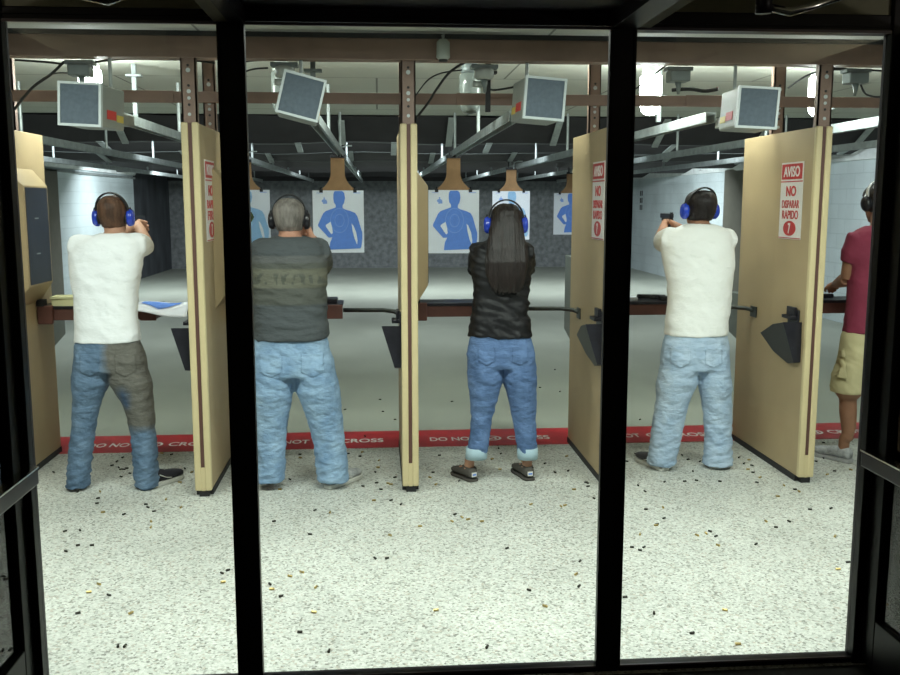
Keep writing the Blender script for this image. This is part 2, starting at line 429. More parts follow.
# header beams that run back over the lobby, soffit between them
struct('trim_22', MB().box((-.503, -1.0, 2.205), (-.455, FY0, 2.50)), 'olive')
struct('trim_23', MB().box((-.455, -1.0, 2.200), (-.408, FY0, 2.50)), 'frame')
struct('trim_24', MB().box((.752, -1.0, 2.200), (.835, FY0, 2.50)), 'frame')
struct('trim_25', MB().box((.835, -1.0, 2.205), (.88, FY0, 2.50)), 'olive')
struct('ceiling', MB().box((-.408, -1.0, 2.25), (.752, FY0, 2.40)), 'frame')
struct('ceiling', MB().box((-3, -2.0, 2.50), (3.5, FY0, 2.60)), 'olive')
struct('wall_front', MB().box((-3, -2.1, 0), (3.5, -2.0, 2.6)), 'darkwall')
struct('wall_side', MB().box((-2.7, -2.0, 0), (-2.6, FY0, 2.6)), 'darkwall')
struct('wall_side', MB().box((3.1, -2.0, 0), (3.2, FY0, 2.6)), 'darkwall')
struct('wall_partition', MB().box((-5.3, FY0, 0), (-1.245, FY1, 2.6)), 'darkwall')
struct('wall_partition', MB().box((1.80, FY0, 0), (6.5, FY1, 2.6)), 'darkwall')
struct('trim_26', MB().box((-1.245, FY0, 2.49), (1.80, FY1, 2.6)), 'frame')
struct('trim_30', MB().box((-1.144, FY0+.01, 2.245), (-.491, FY1, 2.50)), 'olive')
struct('trim_31', MB().box((.832, FY0+.01, 2.258), (1.689, FY1, 2.50)), 'olive')
# side doors of the lobby with push bars running back towards the viewer
for sg, xd, lab in ((-1, -1.165, 'left'), (1, 1.715, 'right')):
    d = thing('lobby_door', 'dark bronze glass door with a push bar at the %s edge of the storefront' % lab, 'door', (xd, 2.1, 0), 'glass doors beside the storefront')
    x0, x1 = (xd-.045, xd) if sg < 0 else (xd, xd+.045)
    obj('frame', MB().box((x0, 2.995, .02), (x1, 3.07, 2.2)).box((x0, 2.15, .02), (x1, 2.25, 2.2)).box((x0, 2.25, .02), (x1, 2.995, .20)).box((x0, 2.25, 2.08), (x1, 2.995, 2.2)), 'frame', d, bevel=.004)
    xm = (x0+x1)/2
    obj('pane', MB().box((xm-.003, 2.25, .20), (xm+.003, 2.995, 2.08)), 'glass', d)
    xb = xd+.02 if sg < 0 else xd-.06
    obj('push_bar', MB().box((xb, 2.2, .745), (xb+.04, 3.05, .80)), 'bar', d, bevel=.006)
    obj('bar_edge', MB().box((xb-.001, 2.2, .798), (xb+.041, 3.052, .8035)), 'chrome', d)
    xs = xb+.04 if sg < 0 else xb
    obj('screw', MB().tube([(xb+.01, 3.05, .77), (xb+.01, 3.055, .77)] if False else [(xb+.02, 3.049, .772), (xb+.02, 3.056, .772)], .008, 10), 'chrome', d)
# door closers above the side bays
t = thing('door_closer', 'chrome rounded door closer end above the left window bay', 'closer', (-.69, 2.6, 2.16), 'door closers under the lobby ceiling')
obj('body', MB().tube([(-.76, 2.6, 2.19), (-.69, 2.6, 2.18), (-.655, 2.6, 2.185)], [.022, .026, .016], 14), 'chrome', t, smooth=True)
obj('bracket', MB().box((-.76, 2.57, 2.22), (-.64, 2.63, 2.5)), 'frame', t)
t = thing('door_closer', 'slim door closer arm above the right window bay', 'closer', (1.15, 2.6, 2.2), 'door closers under the lobby ceiling')
obj('arm', MB().tube([(1.05, 2.62, 2.185), (1.13, 2.60, 2.165), (1.19, 2.6, 2.18), (1.30, 2.6, 2.215)], [.010, .012, .009, .008], 10), 'chrome', t, smooth=True)
obj('knuckle', MB().tube([(1.055, 2.6, 2.16), (1.055, 2.6, 2.22)], .022, 14), 'frame', t, smooth=True)
obj('bracket', MB().box((1.0, 2.57, 2.21), (1.12, 2.66, 2.5)), 'frame', t)
# housings of the fluorescent fixtures
for k, x in enumerate((-1.9, .3, 2.5)):
    t = thing('ceiling_light', 'long fluorescent ceiling fixture over the floor, ' + ('left', 'middle', 'right')[k] + ' of three', 'light', (x, 3.62, 2.56), 'fluorescent fixtures above the walkway')
    obj('housing', MB().box((x-.66, 3.49, 2.49), (x+.66, 3.75, 2.56)), 'whitetrim', t)
# ------------------------------------------------------------------ red line with lettering
PYF, PYB = 5.23, 6.30
stripe = thing('floor_stripe', 'red painted safety line across the floor with white DO NOT CROSS lettering', 'floor marking', (.2, 6.48, 0))
obj('paint', MB().box((XL, 6.24, 0), (XR, 6.70, .0025)), 'redpaint', stripe)
for i in range(-1, 6):
    cx = -1.585+1.17*i
    o = text('DO NOT', cx-.245, 6.43, .33, .10, 'whitepaint', stripe, flat=True, y=-.003, depth=.001, bold=.015)
    o = text('CROSS', cx+.285, 6.43, .30, .10, 'whitepaint', stripe, flat=True, y=-.003, depth=.001, bold=.015)
    mb = MB()
    ro, ri = .065, .048
    ring = []
    for j in range(28):
        a = 2*PI*j/28; ring.append((math.cos(a), math.sin(a)))
    vs = [(cx+.03+c*ro, 6.43+s*ro, .004) for c, s in ring]+[(cx+.03+c*ri, 6.43+s*ri, .004) for c, s in ring]
    mb.add(vs, [(j, (j+1) % 28, 28+(j+1) % 28, 28+j) for j in range(28)])
    mb.box((cx-.015, 6.424, .0035), (cx+.075, 6.438, .004), Matrix.Rotation(.7, 3, 'Z'))
    mb.box((cx-.005, 6.40, .0035), (cx+.012, 6.455, .004)); mb.box((cx+.045, 6.40, .0035), (cx+.06, 6.455, .004))
    obj('emblem', mb, 'whitepaint', stripe)
# ------------------------------------------------------------------ booth partitions
names = ['at the far left, left of the man in two-tone jeans', 'between the man in two-tone jeans and the man in the grey shirt',
         'seen edge-on between the man in the grey shirt and the long-haired woman', 'behind the right mullion, right of the long-haired woman',
         'beside the man in the maroon shirt, with the AVISO sign in full view']
for i, x in enumerate(PART):
    t = thing('booth_partition', 'tan shooting booth partition ' + names[i], 'partition', (x, PYF, 0), 'booth partitions between the lanes')
    hw = .047
    obj('panel', MB().box((x-hw+.004, PYF+.03, .035), (x+hw-.004, PYB, 2.07)), 'tan', t, bevel=.003)
    obj('edge_trim', MB().box((x-hw, PYF, .035), (x-.010, PYF+.035, 2.073)), 'cream', t, bevel=.008)
    obj('edge_trim', MB().box((x+.010, PYF, .035), (x+hw, PYF+.035, 2.073)), 'cream', t, bevel=.008)
    obj('groove', MB().box((x-.011, PYF+.008, .17), (x+.011, PYF+.03, 2.07)), 'groove', t)
    obj('edge_filler', MB().box((x-.011, PYF+.004, .035), (x+.011, PYF+.03, .17)), 'cream', t)
    obj('kick_strip', MB().box((x-hw, PYF+.05, 0), (x+hw, PYB, .036)), 'black', t)
    obj('foot', MB().box((x-.025, PYF+.01, 0), (x+.03, PYF+.05, .036)), 'black', t)
    # rear plate below the bench level
    zt = 1.28 if i == 3 else 1.02
    if i != 4 or True:
        yb = 6.56
        q = MB()
        q.add([(x-.03, PYB, .70), (x+.03, PYB, .70), (x+.03, yb, .76), (x-.03, yb, .76), (x-.03, PYB, zt), (x+.03, PYB, zt), (x+.03, yb, zt), (x-.03, yb, zt)],
              [(0,3,2,1),(4,5,6,7),(0,1,5,4),(1,2,6,5),(2,3,7,6),(3,0,4,7)])
        obj('rear_plate', q, 'shield', t)
    # control unit on the right face
    xr = x+hw-.004
    q = MB()
    y0, y1, za, zb, zc, zd = 5.58, 6.08, 1.03, 1.155, 1.745, 1.85
    q.add([(xr, y0, za), (xr, y1, za), (xr+.085, y1, zb), (xr+.085, y0+.10, zb), (xr, y0, zd), (xr, y1, zd), (xr+.085, y1, zc), (xr+.085, y0+.10, zc)],
          [(0,3,2,1),(4,5,6,7),(0,4,7,3),(3,7,6,2),(2,6,5,1),(1,5,4,0)])
    cu = obj('control_unit', q, 'tan', t, bevel=.004)
    obj('screen', MB().box((xr+.083, y0+.12, zb+.01), (xr+.088, y1-.02, zc-.01)), 'panel', cu)
    for zz in (1.34, 1.55): obj('button', MB().box((xr+.087, y0+.24, zz), (xr+.091, y0+.30, zz+.008)), 'steel', cu)
    # posts above
    for k, (yy, top, w) in enumerate(((PYF+.02, 2.42, .040), (5.87, 2.56, .036))):
        p = obj('post', MB().box((x-w, yy, 2.05), (x+w, yy+.012, top)).box((x-w, yy, 2.05), (x-w+.008, yy+.05, top)).box((x+w-.008, yy, 2.05), (x+w, yy+.05, top)), 'brown', t)
        for zz, r in ((2.37, .007), (2.345, .012), (2.265, .007), (2.235, .011), (2.165, .007), (2.20, .009), (2.115, .009)):
            mb = MB().tube([(x, yy-.004, zz), (x, yy+.002, zz)], r, 10)
            obj('bolt' if r != .007 else 'slot', mb, 'whitetrim' if r != .007 else 'black', p)
# signs
def sign(xface, side, lines, label):
    yc = 5.525
    s = thing('safety_sign', label, 'sign', (xface, yc, 1.43), 'safety signs on the booth partitions')
    xf = Matrix.Translation((xface, yc, 1.43)) @ Matrix.Rotation(-PI/2 if side < 0 else PI/2, 4, 'Z')
    w, h = .30, .455
    def b(a, c): return MB().box(a, c).xf(xf)
    obj('plate', b((-w/2, -.004, 0), (w/2, 0, h)), 'signwhite', s, bevel=.001)
    obj('header', b((-w/2+.012, -.006, .355), (w/2-.012, -.003, .445)), 'signred', s)
    obj('frame_line', b((-w/2, -.0055, .338), (w/2, -.0045, .345)), 'signred', s); obj('frame_line', b((-w/2, -.0055, .004), (w/2, -.0045, .009)), 'signred', s)
    text(lines[0], 0, .40, .22, .062, 'signwhite', s, y=-.006, xf=xf, bold=.02)
    text(lines[1], 0, .285, .135, .062, 'signred', s, y=-.004, xf=xf, bold=.03)
    text(lines[2], 0, .208, .235, .048, 'signred', s, y=-.004, xf=xf, bold=.01)
    text(lines[3], 0, .145, .22, .052, 'signred', s, y=-.004, xf=xf, bold=.015)
    q = MB(); n = 28
    q.prism([(.085*math.cos(2*PI*j/n), .064+.045*math.sin(2*PI*j/n)) for j in range(n)], -.006, -.003); q.xf(xf)
    obj('oval', q, 'signred', s)
    text('7', 0, .064, .03, .062, 'signwhite', s, y=-.006, xf=xf, bold=.03)
hw = .0435
for i, where in ((3, 'red and white AVISO sign partly hidden by the right mullion'), (4, 'fully visible red and white AVISO sign near the maroon-shirted man')):
    sign(PART[i]-hw, -1, ('AVISO', 'NO', 'DISPARAR', 'RAPIDO'), where)
sign(PART[1]+hw, 1, ('NOTICE', 'NO', 'RAPID', 'FIRE'), 'red and white NO RAPID FIRE sign seen at a slant beside the left mullion')
# hanging bins on the left faces
for i in range(1, 5):
    x = PART[i]-hw
    lab = ['', 'black metal pouch bin on the partition right of the man in stained jeans', 'black metal pouch bin on the edge-on central partition',
           'black metal pouch bin on the partition beside the right mullion', 'black metal pouch bin on the partition with the AVISO sign in full view'][i]
    t = thing('brass_bin', lab, 'bin', (x, 5.45, .7), 'black bins hung on the partitions')
    obj('bracket', MB().box((x-.012, 5.33, .88), (x, 5.47, 1.02)).box((x-.055, 5.34, .965), (x-.01, 5.46, .985)).box((x-.03, 5.35, .985), (x-.01, 5.45, 1.035)), 'blackmetal', t, bevel=.003)
    q = MB()
    prof = [(5.30, .955), (5.46, .925), (5.70, .84), (5.56, .745), (5.38, .70), (5.29, .72)]     # (y, z) outline of the pouch, tilted
    n = len(prof)
    q.add([(x-.004, y, z) for y, z in prof]+[(x-(.035+.075*(z-.70)/.25), y, z) for y, z in prof],
          [tuple(range(n)), tuple(range(2*n-1, n-1, -1))]+[(j, j+n, (j+1) % n+n, (j+1) % n) for j in range(2, n)])
    b = obj('pouch', q, 'blackmetal', t)
    sd = b.modifiers.new('s', 'SOLIDIFY'); sd.thickness = .004
# ------------------------------------------------------------------ overhead steel
bm_ = thing('overhead_beam', 'wide brown steel beam across the front of the booths', 'beam', (.2, 5.27, 2.42))
obj('web', MB().box((XL, 5.245, 2.415), (XR, 5.33, 2.525)), 'brown', bm_)
obj('flange', MB().box((XL, 5.235, 2.408), (XR, 5.34, 2.416)), 'brown', bm_)
obj('top_angle', MB().box((XL, 5.23, 2.520), (XR, 5.26, 2.545)), 'cable', bm_)
rl = thing('rear_rail', 'narrower brown steel rail crossing behind the track housings', 'beam', (.2, 5.85, 2.24))
obj('channel', MB().box((XL, 5.835, 2.235), (XR, 5.865, 2.30)), 'brown', rl, bevel=.003)
for x in (-1.62, .48, 1.9):
    obj('splice_sleeve', MB().box((x, 5.828, 2.232), (x+.42, 5.836, 2.303)), 'brown', rl, bevel=.002)
t = thing('detector_can', 'small grey canister hanging on the front of the brown beam', 'canister', (.356, 5.20, 2.40))
obj('can', MB().tube([(.356, 5.19, 2.405), (.356, 5.19, 2.415), (.356, 5.19, 2.495), (.356, 5.19, 2.51)], [.026, .037, .035, .02], 18), 'jboxl', t, smooth=True)
obj('cap', MB().tube([(.356, 5.19, 2.395), (.356, 5.19, 2.406)], .024, 16), 'black', t)
obj('hook', MB().tube([(.356, 5.19, 2.51), (.35, 5.19, 2.53), (.362, 5.205, 2.535), (.36, 5.23, 2.52)], .005, 8), 'steel', t)
# jelly-jar lamps under the ceiling
LX = [-1.79, -.60, .60, 1.79, 2.93]
LY = 6.22
ldesc = ['lit round-bottomed jar lamp half behind the leftmost track housing', 'unlit jar lamp behind the tilted track housing', 'unlit jar lamp behind the brown rail above the long-haired woman',
         'brightly lit jar lamp right of the right mullion', 'brightly lit jar lamp at the upper right near the maroon-shirted man']
for i, x in enumerate(LX):
    lit = i in (0, 3, 4)
    z1 = 2.505
    t = thing('jar_lamp', ldesc[i], 'lamp', (x, LY, 2.56), 'jar lamps above the lanes')
    obj('ceiling_plate', MB().tube([(x, LY, 2.548), (x, LY, 2.56)], .085, 20), 'jboxl' , t, smooth=False)
    obj('holder', MB().tube([(x, LY, 2.47), (x, LY, 2.50), (x, LY, 2.53), (x, LY, 2.55)], [.058, .062, .045, .04], 20), 'jboxl' if i != 2 else 'jbox', t, smooth=True)
    prof = [(.058, 2.47), (.07, 2.46), (.07, 2.40), (.069, 2.33), (.066, 2.27), (.058, 2.24), (.04, 2.222), (.01, 2.214)]
    g = MB().loft([[Vector((x+r*math.cos(2*PI*j/24), LY+r*math.sin(2*PI*j/24), z)) for j in range(24)] for r, z in prof])
    obj('jar', g, 'lampglass' if lit else 'jarglass', t, smooth=True)
# conduit boxes under the front beam
jx = [-1.60, -.505, .60, 1.71, 2.755]
jd = ['dark conduit box under the beam above the leftmost track housing', 'pale round conduit box under the beam above the tilted track housing', 'pale conduit box under the beam above the long-haired woman',
      'grey conduit box under the beam beside the right mullion', 'grey conduit box under the beam at the upper right']
for i, x in enumerate(jx):
    t = thing('conduit_box', jd[i], 'conduit box', (x, 5.40, 2.33), 'conduit boxes under the front beam')
    mm = 'jboxl' if i in (1, 2) else 'jbox'
    obj('mount', MB().box((x-.075, 5.36, 2.385), (x+.075, 5.44, 2.408)), 'jbox', t, bevel=.004)
    obj('housing', MB().tube([(x, 5.40, 2.33), (x, 5.40, 2.34), (x, 5.40, 2.38), (x, 5.40, 2.39)], [.04, .055, .055, .05], 20) if i in (1, 2) else MB().box((x-.058, 5.35, 2.325), (x+.058, 5.45, 2.388)), mm, t, smooth=i in (1, 2), bevel=0 if i in (1, 2) else .008)
    obj('elbow', MB().tube([(x, 5.40, 2.33), (x+.004, 5.40, 2.29), (x+.006, 5.41, 2.26)], [.02, .012, .008], 12), 'jbox', t, smooth=True)
    if i in (1, 2): obj('bushing', MB().tube([(x-.06, 5.43, 2.31), (x-.005, 5.43, 2.305)], .018, 12), mm, t, smooth=True)
# cables
def cable(pts, label, r=.006):
    # Catmull-Rom through the points
    P = [pts[0]]+pts+[pts[-1]]; out = []
    for i in range(1, len(P)-2):
        for k in range(8):
            s = k/8; p0, p1, p2, p3 = P[i-1], P[i], P[i+1], P[i+2]
            out.append(.5*((2*p1)+(-p0+p2)*s+(2*p0-5*p1+4*p2-p3)*s*s+(-p0+3*p1-3*p2+p3)*s**3))
    out.append(P[-2])
    return tag(obj('cable', MB().tube(out, r, 8), 'cable', smooth=True), label, 'cable', 'black cables around the beams')
A = lambda px, py, Y: at(px, py, Y)
cable([A(15, 60, 5.42), A(45, 62, 5.42), A(63, 64, 5.42)], 'black cable under the beam left of the leftmost conduit box')
cable([A(95, 62, 5.42), A(125, 59, 5.42), A(185, 60, 5.42), A(215, 63, 5.42)], 'black cable under the beam right of the leftmost conduit box')
cable([A(64, 62, 5.40), A(50, 75, 5.5), A(32, 88, 5.6), A(14, 110, 5.75)], 'thick black cable drooping from the leftmost conduit box', .008)
cable([A(70, 73, 5.42), A(52, 74, 5.5), A(36, 84, 5.6), A(20, 100, 5.7)], 'thin black cable below the thick one at the upper left', .004)
cable([A(262, 60, 5.41), A(244, 62, 5.45), A(225, 72, 5.5)], 'black cable into the left side of the second conduit box')
cable([A(268, 68, 5.42), A(250, 70, 5.45), A(228, 80, 5.5)], 'lower black cable left of the tilted track housing', .005)
cable([A(296, 59, 5.42), A(340, 60, 5.42), A(380, 60, 5.42), A(404, 58, 5.36)], 'black cable sagging along the beam left of the central post', .007)
cable([A(469, 60, 5.42), A(450, 72, 5.5), A(436, 90, 5.6), A(428, 103, 5.7), A(417, 117, 5.8)], 'thick black cable curving down to the central partition top', .0075)
cable([A(462, 70, 5.45), A(442, 73, 5.5), A(428, 80, 5.5), A(416, 95, 5.6)], 'thin black cable crossing the thick one beside the central post', .004)
cable([A(486, 74, 5.45), A(487, 83, 5.5), A(493, 90, 5.6), A(520, 86, 5.5)], 'short black cable hanging by the dark T bracket', .006)
cable([A(634, 60, 5.42), A(650, 60, 5.42), A(672, 62, 5.42)], 'black cable under the beam just right of the right mullion')
cable([A(668, 64, 5.42), A(655, 74, 5.5), A(640, 86, 5.6), A(628, 92, 5.7)], 'black cable slanting down beside the right mullion', .005)
cable([A(672, 90, 5.8), A(690, 89, 5.75), A(705, 91, 5.75), A(718, 89, 5.7)], 'black cable bundle lying along the rear rail at right', .012)
cable([A(694, 61, 5.42), A(740, 64, 5.42), A(790, 66, 5.42), A(850, 69, 5.42), A(884, 71, 5.42)], 'long black cable under the beam at upper right', .006)
cable([A(848, 70, 5.45), A(826, 70, 5.5), A(806, 76, 5.6), A(788, 88, 5.75)], 'black cable looping from the upper right conduit box', .006)
cable([A(860, 83, 5.42), A(866, 94, 5.5), A(880, 97, 5.55), A(890, 92, 5.5)], 'short black cable curling under the upper right conduit box', .006)
# ------------------------------------------------------------------ target tracks and motor housings
TZ = 2.145
TX = [-3.90, -2.72, -1.53, -.38, .80, 1.98, 3.15, 4.32]
tn = ['outermost at left', 'second from the left', 'above the man in two-tone jeans', 'above the man in the grey shirt', 'above the long-haired woman', 'above the man right of the right mullion', 'above the maroon-shirted man', 'outermost at right']
def hanger_x(o, x, yy):
    obj('hanger', MB().tube([(x, yy, TZ+.03), (x, yy, 2.62 if yy > 10.3 else 2.56)], .014, 8), 'steel', o)
for i, x in enumerate(TX):
    t = thing('target_track', 'galvanised overhead target track ' + tn[i], 'track', (x, 5.2, TZ), 'target tracks running down the range')
    y0, y1 = (5.60 if 2 <= i <= 5 else 5.15), 22.7
    obj('rail', MB().box((x-.03, y0, TZ+.02), (x+.03, y1, TZ+.035)).box((x-.03, y0, TZ-.025), (x-.024, y1, TZ+.02)).box((x+.024, y0, TZ-.025), (x+.03, y1, TZ+.02)), 'steel', t)
    obj('end_stop', MB().tube([(x, y1, TZ-.02), (x, y1+.03, TZ-.03), (x, y1+.06, TZ+.03)], .02, 8), 'steel', t)
    for yy in (7.6, 9.9, 11.9, 14.2, 16.6, 19.0, 21.4):
        hanger_x(t, x, yy)
boxes = [(2, at(79.5, 104, 4.88), math.radians(3), math.radians(-6), 'grey grille-faced track housing at upper left, nearly upright'),
         (3, at(301, 96, 4.88), math.radians(14), math.radians(4), 'grille-faced track housing tilted clockwise, left of the central post'),
         (4, at(545, 98.5, 4.88), math.radians(4), math.radians(4), 'pale-edged grille-faced track housing right of the central post'),
         (5, at(758, 107.5, 4.88), math.radians(3), math.radians(-4), 'grille-faced track housing with red and yellow sticker right of the right mullion')]
for ti, c, roll, yaw, lab in boxes:
    x = c.x
    t = thing('track_housing', lab, 'track housing', (c.x, c.y, c.z), 'grille-faced housings at the ends of the tracks')
    R = Matrix.Translation(c) @ Matrix.Rotation(yaw, 4, 'Z') @ Matrix.Rotation(roll, 4, 'Y')
    hw_, hh, dp = .105, .104, .32
    case = MB().box((-hw_, .012, -hh), (hw_, dp, hh)).xf(R)
    obj('case', case, 'boxcase', t, bevel=.01)
    q = MB(); k = .009
    q.box((-hw_-.003, -.004, hh-k), (hw_+.003, .02, hh+.003)).box((-hw_-.003, -.004, -hh-.003), (hw_+.003, .02, -hh+k)).box((-hw_-.003, -.004, -hh+k), (-hw_+k, .02, hh-k)).box((hw_-k, -.004, -hh+k), (hw_+.003, .02, hh-k)).xf(R)
    obj('face_frame', q, 'whitetrim', t)
    obj('grille', MB().box((-hw_+k, .002, -hh+k), (hw_-k, .012, hh-k)).xf(R), 'mesh', t)
    for s in (-1, 1):
        xx = s*hw_
        obj('sticker', MB().box((xx-.002, .08, -.06), (xx+.002, .20, -.015)).xf(R), 'red', t)
        obj('sticker', MB().box((xx-.002, .21, -.065), (xx+.002, .30, -.03)).xf(R), 'yellow', t)
    rp = R @ Vector((0, dp+.10, 0)); obj('mount_rod', MB().tube([rp, (rp.x, rp.y, 2.41)], .010, 8), 'steel', t)
    obj('arm', MB().box((-.03, dp-.02, -.06), (.03, dp+.35, .0)).xf(R), 'boxcase', t, bevel=.004)
# T-shaped ceiling brackets that hold the tracks
for k, (px, py0, py1, yy, m_, lab) in enumerate(((134, 75, 118, 6.6, 'jboxd', 'pale T bracket hanging left of the second partition post'), (313, 70, 90, 5.5, 'jbox', 'dark T bracket just above the tilted track housing'),
                                  (488, 72, 112, 5.5, 'black', 'black T bracket hanging left of the pale-edged track housing'), (659, 96, 122, 6.6, 'jboxd', 'pale T bracket below the jar lamp right of the right mullion'),
                                  (826, 108, 128, 6.6, 'jboxd', 'pale T bracket below the upper right jar lamp'))):
    a = at(px, py0, yy); b = at(px, py1, yy)
    t = thing('track_bracket', lab, 'bracket', (a.x, yy, a.z), 'T brackets holding the target tracks')
    obj('stem', MB().box((a.x-.014, yy-.014, b.z), (a.x+.014, yy+.014, 2.56)), m_, t)
    obj('plate', MB().box((a.x-.05, yy-.03, a.z-.012), (a.x+.05, yy+.03, a.z+.004)), m_, t, bevel=.003)
# ------------------------------------------------------------------ targets
SIL = [(.43,.985),(.45,.99),(.58,.99),(.62,.96),(.635,.88),(.615,.80),(.585,.765),(.585,.72),(.62,.70),(.76,.665),(.83,.64),(.875,.58),(.93,.42),(.965,.33),(.965,.24),(.945,.10),(.925,.07),(.31,.05),(.33,.17),(.375,.25),(.30,.245),(.10,.43),(.10,.46),(.20,.63),(.25,.67),(.40,.715),(.45,.73),(.45,.77),(.415,.81),(.405,.88),(.41,.95)]
GAP1 = [(.345,.50),(.375,.40),(.385,.32),(.355,.30),(.245,.43),(.25,.45)]
GAP2 = [(.755,.47),(.775,.35),(.815,.22),(.86,.13),(.87,.20),(.845,.33),(.79,.44)]
def target(cx, Y, w, z0, z1, yaw, kind, label):
    t = thing('paper_target', label, 'target', (cx, Y, z0), 'hanging paper silhouette targets')
    X = Matrix.Translation((cx, Y, z0)) @ Matrix.Rotation(yaw, 4, 'Z') ; h = z1-z0
    # sheet with a soft curl
    vs = []; fs = []; n = 8
    for i in range(n+1):
        u = i/n-.5
        for j in range(n+1):
            v = j/n; vs.append((u*w, .012*(u*u*4)*(1-v)+.0, v*h))
    for i in range(n):
        for j in range(n): a = i*(n+1)+j; fs.append((a, a+n+1, a+n+2, a+1))
    sh = obj('sheet', MB().add(vs, fs).xf(X), 'paper', t); sd = sh.modifiers.new('s', 'SOLIDIFY'); sd.thickness = .002
    P = lambda pl: [((u-.5)*w, v*h) for u, v in pl]
    yy = -.004
    obj('silhouette', MB().prism(P(SIL), yy-.001, yy).xf(X), 'blue' if kind != 1 else 'bluepale', t)
    obj('gap', MB().prism(P(GAP1), yy-.002, yy-.001).xf(X), 'paper', t); obj('gap', MB().prism(P(GAP2), yy-.002, yy-.001).xf(X), 'paper', t)
    # scoring rings
    for k, r in enumerate((.05, .095, .14)):
        q = MB(); n = 30; ring = [(math.cos(2*PI*j/n), math.sin(2*PI*j/n)) for j in range(n)]
        c0 = (0.02*w, .52*h)
        ri = r-.004
        q.add([(c0[0]+c*r*w/.53, yy-.0015, c0[1]+s*r*1.35*w/.53) for c, s in ring]+[(c0[0]+c*ri*w/.53, yy-.0015, c0[1]+s*ri*1.35*w/.53) for c, s in ring], [(j, (j+1) % n, n+(j+1) % n, n+j) for j in range(n)])
        if r*1.0 < .13: obj('scoring_ring', q.xf(X), 'blueline', t)
    # little figure top left and small print lines
    obj('small_figure', MB().prism([((-.34+u*.13)*w, (.78+v*.11)*h) for u, v in SIL], yy-.001, yy).xf(X), 'blueline', t)
    obj('print_line', MB().box((.30*w, yy-.001, .955*h), (.44*w, yy, .965*h)).box((-.42*w, yy-.001, .955*h), (-.30*w, yy, .962*h)).xf(X), 'blueline', t)
    # cardboard yoke
    hz = TZ-.02-z0
    nn = .115; poly = [(-nn/2*w/.53*1.6, hz-.0)]
    hs = hz-h
    pts = []
    for k in range(17):
        s = k/16; pts.append((.072 + (w*.36-.072)*max(0, (s-.45)/.55)**2.4, h+hs*(1-s)))
    poly = [(-a, b) for a, b in pts]+[(-w*.36, h-.06), (w*.36, h-.06)]+[(a, b) for a, b in reversed(pts)]
    obj('cardboard_yoke', MB().prism(poly, .008, .016).xf(X), 'card', t)
    for s in (-1, 1):
        cl = MB().box((s*w*.33-.018, -.014, h-.022), (s*w*.33+.018, .022, h+.012)).tube([(s*w*.33, -.02, h+.03), (s*w*.33, .0, h+.005)], .008, 8).xf(X)
        obj('binder_clip', cl, 'black', t, bevel=.002)
    # carrier that clasps the track
    q = MB().box((-.075, -.035, hz-.02), (.075, .035, hz+.012)).box((-.05, -.02, hz+.01), (-.038, .02, hz+.09)).box((.038, -.02, hz+.01), (.05, .02, hz+.09)).xf(X)
    obj('carrier', q, 'blackmetal', t, bevel=.003)
    obj('carrier_hook', MB().tube([(.03, -.04, hz-.01), (.03, -.05, hz+.08), (.09, -.05, hz+.10), (.15, -.05, hz+.10)], .007, 8).xf(X), 'whitetrim', t)
    return t
M['bluepale'] = mat('pale_blue_silhouette_print', (.30, .52, .80), .8, var=.05, vscale=20)
z = lambda py, Y: at(400, py, Y).z
tA = target(-1.53, 11.2, .55, z(247.5, 11.2), z(190, 11.2), 0, 1, 'paper target with a pale blue figure and a small splatter spot beside the left mullion')
target(at(338.5, 220, 10).x, 10.0, .53, z(252.5, 10), z(190.5, 10), math.radians(2), 0, 'paper target with a blue figure between the grey-shirted man and the central partition')
target(at(453.5, 220, 10).x, 10.0, .54, z(253.5, 10), z(190, 10), math.radians(-3), 0, 'paper target with a blue figure right of the central partition')
target(at(511, 220, 13.5).x, 13.5, .54, z(240, 13.5), z(191, 13.5), 0, 1, 'smaller paper target partly hidden behind the long-haired woman\'s head')
target(3.15, 15.4, .56, z(235, 15.4), z(193, 15.4), 0, 0, 'small paper target cut off by the partition right of the long-haired woman')
sp = MB()
for k in range(9):
    a = k*2*PI/9; r = .035*random.uniform(.6, 1.0); c = at(250.5, 217, 11.18)
    sp.ell((c.x+math.cos(a)*r, 11.17, c.z+math.sin(a)*r*1.4), (.016, .003, .018), 8)
sp.ell((at(250.5, 217, 11.18).x, 11.17, at(250.5, 217, 11.18).z), (.022, .003, .035), 8)
M['splat'] = mat('black_and_yellow_splatter', (.05, .07, .02), .6, var=.9, vscale=40)
obj('splatter_spot', sp, 'splat', tA)['label'] = 'black and yellow-green splatter spot'
